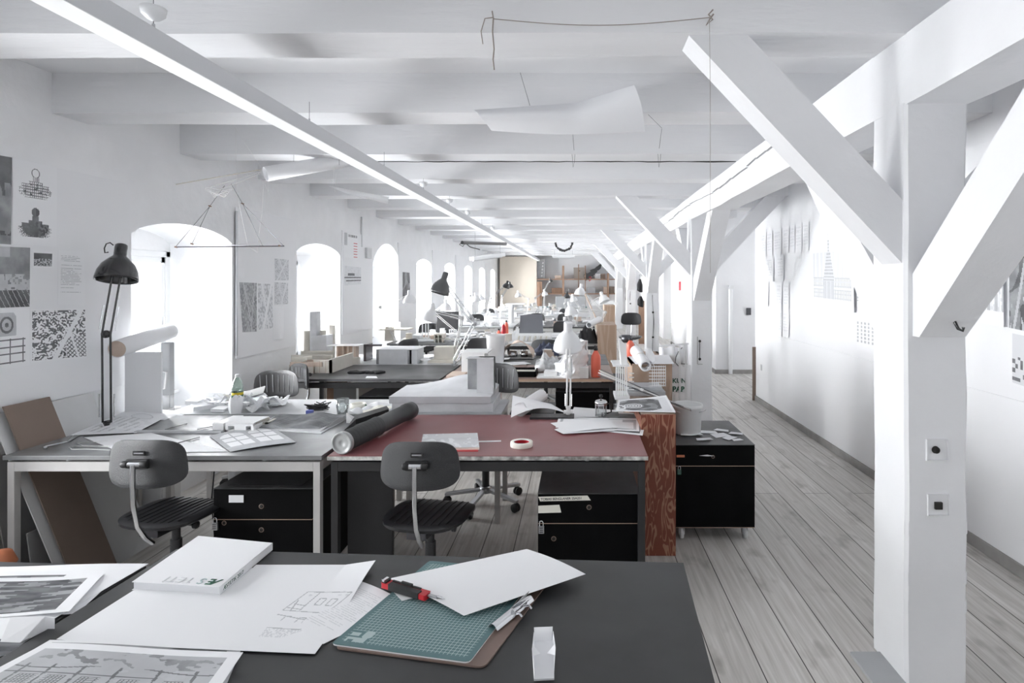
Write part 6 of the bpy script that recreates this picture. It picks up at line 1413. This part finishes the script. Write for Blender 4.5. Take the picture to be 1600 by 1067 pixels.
one(MB().box(cx_(721, 5.35), cx_(757, 5.35), 5.35, 5.6, ZT, cz_(552, 5.35)).box(cx_(720, 5.34), cx_(763, 5.34), 5.34, 5.62, cz_(552, 5.35), cz_(550, 5.35)), 'white_box', 'foam', 'plain white box behind the tower of the foam landscape', 'box', (cx_(740, 5.35), 5.4, ZT), bevel=.002)
one(MB().box(cx_(700, 5.2), cx_(725, 5.2), 5.12, 5.4, ZT, ZT+.02), 'cork_pad', 'balsa', 'pinkish brown pad left of the plain white box', 'pad', (cx_(712, 5.2), 5.2, ZT))
# further rows ------------------------------------------------------
rowY = [8.0, 10.95, 13.9, 16.85, 19.4]
rn = ['third', 'fourth', 'fifth', 'sixth', 'last']
tops = [('greytop', 'lighttop'), ('lighttop', 'dustyblack'), ('lighttop', 'lighttop'), ('lighttop', 'lighttop'), ('lighttop', 'mat_green')]
t_desk = None
for i, y0 in enumerate(rowY):
    for j, (sx, X) in enumerate((('left', LX), ('right', RX))):
        for k in range(2):
            if i == 4 and k == 1: continue
            a = y0+k*.87
            desk('%s topped table in the %s pair of rows, %s side, %s half' % ({'greytop': 'grey', 'lighttop': 'pale', 'dustyblack': 'dark', 'mat_green': 'green'}[tops[i][j]], rn[i], sx, ['near', 'far'][k]), X[0], X[1], a, a+.85, tops[i][j], 'whiteframe' if i else 'blackframe', ZT, .03, pegs=False)
tchair = drafting_chair('grey shell chair seen from the side in front of the third pair of left tables', (cx_(622, 7.45), 7.45), R(60), back='chairgrey', logo=False)
chs = [((666, 9.9), 180, 'grey ribbed chair behind the far left tables, below the fourth window'), ((747, 7.25), 178, 'black ribbed chair between chrome lamp and white bin'), ((746, 13.2), 0, 'black chair with pale post behind the white left tables'), ((764, 15.9), 0, 'black chair top showing over the far left tables'), ((853, 7.5), 0, 'wide black chair back in front of the white rack model'), ((838, 13.1), 180, 'black chair top behind the large grey screen'), ((878, 12.9), 160, 'dark chair behind the white lamps, right tables'), ((884, 10.4), 200, 'grey blue chair behind the bulky white lamp'), ((960, 6.9), 100, 'black and chrome chair at the wooden crate'), ((878, 15.9), 30, 'far dark chair near the back shelves')]
for (px, y), a, lab in chs:
    dup(tchair, (cx_(px, y), y, 0), R(a), lab)
# a high stool with black seat by the posts
sc = drafting_chair('high black work chair by the fifth post in the aisle', (.95, 10.2), R(170), back='blackplastic', logo=False, zs=.62)
# black and grey screens
one(MB().box(cx_(681, 9.5), cx_(716, 9.5), 9.5, 9.53, ZT+.02, cz_(487, 9.5)).box(cx_(694, 9.5), cx_(702, 9.5), 9.53, 9.6, ZT, ZT+.2), 'monitor', 'blackplastic', 'curved black screen behind the white lamps, left tables', 'monitor', (cx_(698, 9.5), 9.5, ZT), bevel=.008)
one(MB().prism([(cx_(811, 8.3), 8.3, cz_(524, 8.3)), (cx_(849, 8.3), 8.3, cz_(527, 8.3)), (cx_(847, 8.3), 8.3, cz_(492, 8.3)), (cx_(830, 8.3), 8.3, cz_(490.5, 8.3)), (cx_(813, 8.3), 8.3, cz_(493, 8.3))], (0, .03, 0)).box(cx_(826, 8.3), cx_(834, 8.3), 8.33, 8.4, ZT, cz_(510, 8.3)), 'grey_screen', 'graypanel', 'large grey pinboard screen standing on the right tables', 'screen', (cx_(830, 8.3), 8.3, ZT), bevel=.004)
one(MB().box(cx_(868, 18), cx_(915, 18), 18, 18.04, ZT, cz_(463, 18)), 'grey_screen', 'concrete_f', 'wide grey divider on the far right tables before the shelves', 'screen', (cx_(890, 18), 18, ZT), bevel=.01)
rk = thing('rack_model', 'long white rack model with rows of small frames on the right tables', 'architectural model', (cx_(833, 8.05), 8.05, ZT)); Yt = 8.03
MB().box(cx_(805, Yt), cx_(862, Yt), Yt, Yt+.2, ZT, ZT+.02).box(cx_(804, Yt), cx_(862, Yt), Yt+.1, Yt+.11, ZT, ZT+.13).build('base', 'foam', rk, world=True)
for k in range(12): MB().obox((cx_(810+k*4.3, Yt), Yt+.03, ZT+.06), .02, .06, .07, 0, 0, .25).build('fin', 'foam' if k % 2 else 'basswood', rk, world=True)
# lamps of the far rows: (label, Y, base px, elbow px, head px, aim, colour, arm, radius)
LM = [
 ('white desk lamp reaching right from the third window', 8.3, (588, 526), (594, 480), (640, 473.5), (0, 0, -1), 'lampwhite', 'whiteframe', .095),
 ('white desk lamp above the black screen, pointing left', 9.25, (716, 516), (678, 488), (697, 485), (.05, 0, -1), 'lampwhite', 'whiteframe', .09),
 ('white desk lamp before the fifth window', 11.2, (722, 508), (716, 470), (744, 471.5), (.1, 0, -1), 'lampwhite', 'whiteframe', .09),
 ('white desk lamp just behind the one before the fifth window', 12.6, (730, 500), (735, 462), (753, 469), (.2, 0, -1), 'lampwhite', 'whiteframe', .075),
 ('black headed lamp on a long chrome arm, left of its twin', 11.05, (757, 515), (767, 466), (790, 450), (-.3, 0, -1), 'lampblack', 'steel', .075),
 ('black headed lamp on a bent chrome arm, right of its twin', 11.5, (780, 505), (785, 462), (797.5, 450), (.15, 0, -1), 'lampblack', 'steel', .065),
 ('small white lamp in front of the beige panel', 13.95, (823, 499), (826, 467), (810, 464), (.1, 0, -1), 'lampwhite', 'whiteframe', .08),
 ('grey armed lamp with white head right of the beige panel', 14.0, (842, 497), (836, 466), (852, 462), (.2, 0, -1), 'lampwhite', 'steel', .08),
 ('small black headed lamp before the wooden screen', 15.5, (850, 490), (851, 452), (861.5, 440.5), (.3, 0, -.8), 'lampblack', 'whiteframe', .06),
 ('small black shaded lamp in the cluster of white lamps', 11.5, (890, 506), (882, 475), (886, 466), (0, 0, -1), 'lampblack', 'whiteframe', .068),
 ('small white lamp right of the small black shade', 11.0, (900, 508), (905, 480), (897, 471), (.25, 0, -1), 'lampwhite', 'whiteframe', .075),
 ('white lamp with wide shade high in the right cluster', 9.2, (930, 520), (944, 488), (906, 461), (-.15, 0, -1), 'lampwhite', 'whiteframe', .092),
 ('white lamp turned right in the right cluster', 9.6, (925, 518), (922, 474), (945, 472), (.35, -.3, -.9), 'lampwhite', 'whiteframe', .095),
 ('white lamp head leaning on a wooden stick, right cluster', 8.4, (928, 531), (946, 488), (893, 492), (.2, 0, -1), 'lampwhite', 'whiteframe', .10),
]
for lab, Y_, b_, e_, h_, aim, shd, arm, rr in LM:
    anglepoise(lab, (max(-2.66, cx_(b_[0], Y_)), Y_, ZT), at(*e_, Y_), at(*h_, Y_), aim, R_=rr, H_=rr*2, arm=arm, shade=shd, simple=True)
one(MB().cyl(at(914, 459, 9.0), at(935, 505, 8.9), .012, 8), 'wooden_stick', 'balsa', 'thin wooden stick crossing the white lamp arms', 'stick', tuple(at(930, 490, 9)))
# crates and rolls right of the far tables
one(MB().box(cx_(934, 7.9), cx_(963.5, 7.9), 7.9, 8.6, 0, cz_(508, 7.9)).box(cx_(957, 7.88), cx_(963, 7.88), 7.89, 7.9, cz_(517, 7.9), cz_(510, 7.9)), 'wooden_crate', 'ply_pale', 'large pale wooden crate at the end of the right tables', 'crate', (cx_(949, 7.9), 8.2, 0), bevel=.003)
one(MB().box(cx_(944, 12.5), cx_(961, 12.5), 12.5, 13.1, 0, cz_(477, 12.5)), 'wooden_crate', 'ply_pale', 'tall pale wooden crate under the long white model', 'crate', (cx_(952, 12.5), 12.8, 0), bevel=.003)
one(MB().box(cx_(920, 7.6), cx_(952, 7.6), 7.62, 7.9, 0, .5), 'metal_trolley', 'whiteframe', 'white low cabinet by the large wooden crate', 'cabinet', (cx_(936, 7.6), 7.7, 0), bevel=.003)
wr_ = MB(); p0, p1 = at(920, 508, 7.9), at(936, 499, 8.4); d_ = (p1-p0).normalized(); wr_.lathe([(.034, 0), (.040, 0), (.048, (p1-p0).length), (.034, (p1-p0).length), (.034, 0)], p0, d_, n=24)
one(wr_, 'paper_roll', 'paper', 'white paper roll opening towards the camera under the white lamps', 'paper roll', tuple(p0))
# a heap of dark jackets
cloth('dark heap of bag and jacket under the paper roll', 903, 934, 537, .30, 'blackcloth', 'jacket_heap', 'clothes', .5, 12)
# coral bottles, ketchup-like bottle, cup on the third right pair
bottle('coral bottle left of the red liquid bottle on the right tables', (cx_(779.5, 8.2), 8.2, ZT), .19, .033)
bottle('coral bottle behind the red liquid bottle', (cx_(791, 9.0), 9.0, ZT), .26, .034)
b = bottle('bottle of red liquid between the two coral bottles', (cx_(787, 8.5), 8.5, ZT), .26, .036, 'red', 'frost'); 
cp = thing('cup', 'pale blue white cup left of the coral bottles', 'cup', (cx_(770, 8.1), 8.1, ZT)); MB().lathe([(.001, 0), (.034, 0), (.045, .10), (.042, .10), (.031, .006), (.001, .006)], n=20).build('cup_body', 'inkfaint', cp)
cp = thing('cup', 'white patterned bowl on the left tables before the black chair', 'cup', (cx_(769, 11.2), 11.2, ZT)); MB().lathe([(.001, 0), (.05, 0), (.08, .08), (.076, .08), (.045, .006), (.001, .006)], n=20).build('cup_body', 'foam', cp)
m = MB(); c = Vector((cx_(784, 7.98), 8.02, ZT)); 
for sg in (-1, 1): m.bar(c+Vector((sg*.11, 0, .045)), c+Vector((0, 0, .12)), .02, .015)
m.bar(c+Vector((-.11, 0, .04)), c+Vector((.11, 0, .04)), .012, .012)
for x in (-.09, -.03, .03, .09): m.bar(c+Vector((x, 0, 0)), c+Vector((x, 0, .045)), .012, .012)
one(m, 'gable_model', 'basswood', 'small cream gabled frame model in front of the coral bottles', 'architectural model', tuple(c))
# shelf on posts in the middle distance (white post with tray)
one(MB().cyl((cx_(799, 12.0), 12.0, ZT), (cx_(799, 12.0), 12.0, cz_(476, 12.0)), .055, 16), 'white_pipe', 'foam', 'thick white pipe standing on the far left tables', 'pipe', (cx_(799, 12), 12, ZT))
one(MB().box(cx_(790, 12.1), cx_(820, 12.1), 11.95, 12.4, cz_(476, 12.0), cz_(474.5, 12.0)).box(cx_(791, 12.1), cx_(817, 12.1), 12, 12.2, cz_(480, 12), cz_(477, 12)), 'white_tray', 'foam', 'white tray board laid on the thick white pipe', 'tray', (cx_(805, 12.1), 12.1, cz_(476, 12)))
# model clutter on every table of the far rows
cl_names = [('card_model', 'architectural model'), ('card_box', 'box'), ('paper_stack', 'paper'), ('open_frame_model', 'architectural model'), ('round_tin', 'tin'), ('rolled_paper', 'paper roll')]
adj = {'foam': 'white', 'basswood': 'cream', 'paper': 'white', 'balsa': 'brown', 'greyboard': 'grey', 'concretecard': 'pale grey', 'paper2': 'off-white', 'photomid': 'dark grey', 'clear': 'clear'}
def clutter(x0, x1, y0, y1, n, where, seed, hmax=.13):
    q = random.Random(seed); placed = []
    for i in range(n):
        k = q.choice([0, 0, 1, 2, 2, 2, 3, 4, 5]); w, d = q.uniform(.06, .16), q.uniform(.05, .13)
        if k == 2: w, d = q.uniform(.2, .34), q.uniform(.15, .24)
        for _ in range(12):
            x, y = q.uniform(x0+w, x1-w), q.uniform(y0+d, y1-d)
            if all(abs(x-a)*2 > (w+c)*1.15 or abs(y-b)*2 > (d+e)*1.15 for a, b, c, e in placed): break
        else: continue
        placed.append((x, y, w*1.2, d*1.2)); rz = q.uniform(-.25, .25); h = q.uniform(.03, hmax)
        mt = q.choice(['foam', 'foam', 'basswood', 'concretecard', 'paper2', 'foam', 'greyboard', 'balsa'] if k != 2 else ['paper', 'paper', 'paper2', 'photomid'])
        m = MB()
        if k == 0:
            m.obox((0, 0, .006), w*1.1, d*1.1, .012, rz); m.obox((0, 0, .012+h/2), w*.6, d*.5, h, rz); m.obox((w*.25, d*.1, .012+h*.3), w*.3, d*.7, h*.6, rz)
        elif k == 1: m.obox((0, 0, h/2), w, d, h, rz); m.obox((0, 0, h), w+.008, d+.008, .012, rz)
        elif k == 2:
            for j in range(q.randint(1, 4)): m.obox((q.uniform(-.01, .01), q.uniform(-.01, .01), .003+.004*j), w, d, .003, rz+q.uniform(-.2, .2))
        elif k == 3:
            for sx in (-.5, -.17, .17, .5): m.obox((sx*w, -d*.4, h/2), .008, .008, h, 0); m.obox((sx*w, d*.4, h/2), .008, .008, h, 0)
            m.obox((0, 0, h+.004), w*1.15, d, .008, 0); m.obox((0, 0, .003), w*1.15, d, .006, 0)
        elif k == 4: m.lathe([(.001, 0), (.035, 0), (.037, h*.9), (.033, h), (.001, h)], n=16); mt = q.choice(['foam', 'steel', 'clear', 'concretecard'])
        else: m.cyl((-w, 0, .02), (w, d*.3, .02), .02, 12); mt = 'paper'
        nm, cat = cl_names[k]
        o = one(m, nm, mt, '%s %s on the %s' % ({'steel': 'metal'}.get(mt, adj.get(mt, 'white')), nm.replace('_', ' '), where), cat, (0, 0, 0), '%s things on the %s' % ({'steel': 'metal'}.get(mt, adj.get(mt, 'white')), where)); o.location = (x, y, ZT+.001)
for i, y0 in enumerate(rowY):
    for j, (sx, X) in enumerate((('left', LX), ('right', RX))):
        for k in range(2):
            if i == 4 and k == 1: continue
            clutter(X[0], X[1], y0+k*.87+(.28 if (i == 0 and j == 1) else .04), y0+k*.87+.83, (12 if i == 0 else 9), '%s %s tables, %s half' % (rn[i], sx, ['near', 'far'][k]), 100+i*10+j*3+k)
clutter(-2.2, -1.35, 6.2, 6.75, 6, 'table behind the foam box model', 55, .08)
clutter(-.9, .2, 6.35, 6.78, 6, 'dark table behind the brown hide', 56, .10)
# glazed holder model on the table under the third window, T shaped model
m = MB(); Yt = 8.3; m.box(cx_(601, Yt), cx_(613, Yt), Yt, Yt+.1, ZT, cz_(516, Yt)).box(cx_(593, Yt), cx_(638, Yt), Yt-.05, Yt+.25, cz_(516, Yt), cz_(514, Yt)).box(cx_(602, Yt), cx_(612, Yt), Yt, Yt+.1, cz_(514, Yt), cz_(511, Yt))
one(m, 'roof_model', 'basswood', 'cream model with a wide flat roof below the third window', 'architectural model', (cx_(610, Yt), Yt, ZT))
m = MB(); Yt = 8.25
for px in (659, 664, 668): m.box(cx_(px, Yt), cx_(px+1.6, Yt), Yt, Yt+.02, ZT, cz_(506, Yt))
m.box(cx_(656, Yt), cx_(671, Yt), Yt-.03, Yt+.08, ZT, ZT+.05)
one(m, 'column_model', 'foam', 'small white model of three columns on the grey left table', 'architectural model', (cx_(663, Yt), Yt, ZT))
m = MB(); Yt = 8.15; m.box(cx_(678, Yt), cx_(692, Yt), Yt, Yt+.2, ZT+.10, ZT+.115).box(cx_(678, Yt), cx_(679.5, Yt), Yt, Yt+.2, ZT, ZT+.1).box(cx_(690.5, Yt), cx_(692, Yt), Yt, Yt+.2, ZT, ZT+.1).box(cx_(684, Yt), cx_(685.5, Yt), Yt, Yt+.2, ZT, ZT+.1).box(cx_(678, Yt), cx_(692, Yt), Yt, Yt+.2, ZT+.045, ZT+.055).box(cx_(692, Yt), cx_(712, Yt), Yt, Yt+.02, ZT+.04, ZT+.05)
one(m, 'shelf_model', 'basswood', 'small cream shelf-like model beside the white lamp arms', 'architectural model', (cx_(685, Yt), Yt, ZT))
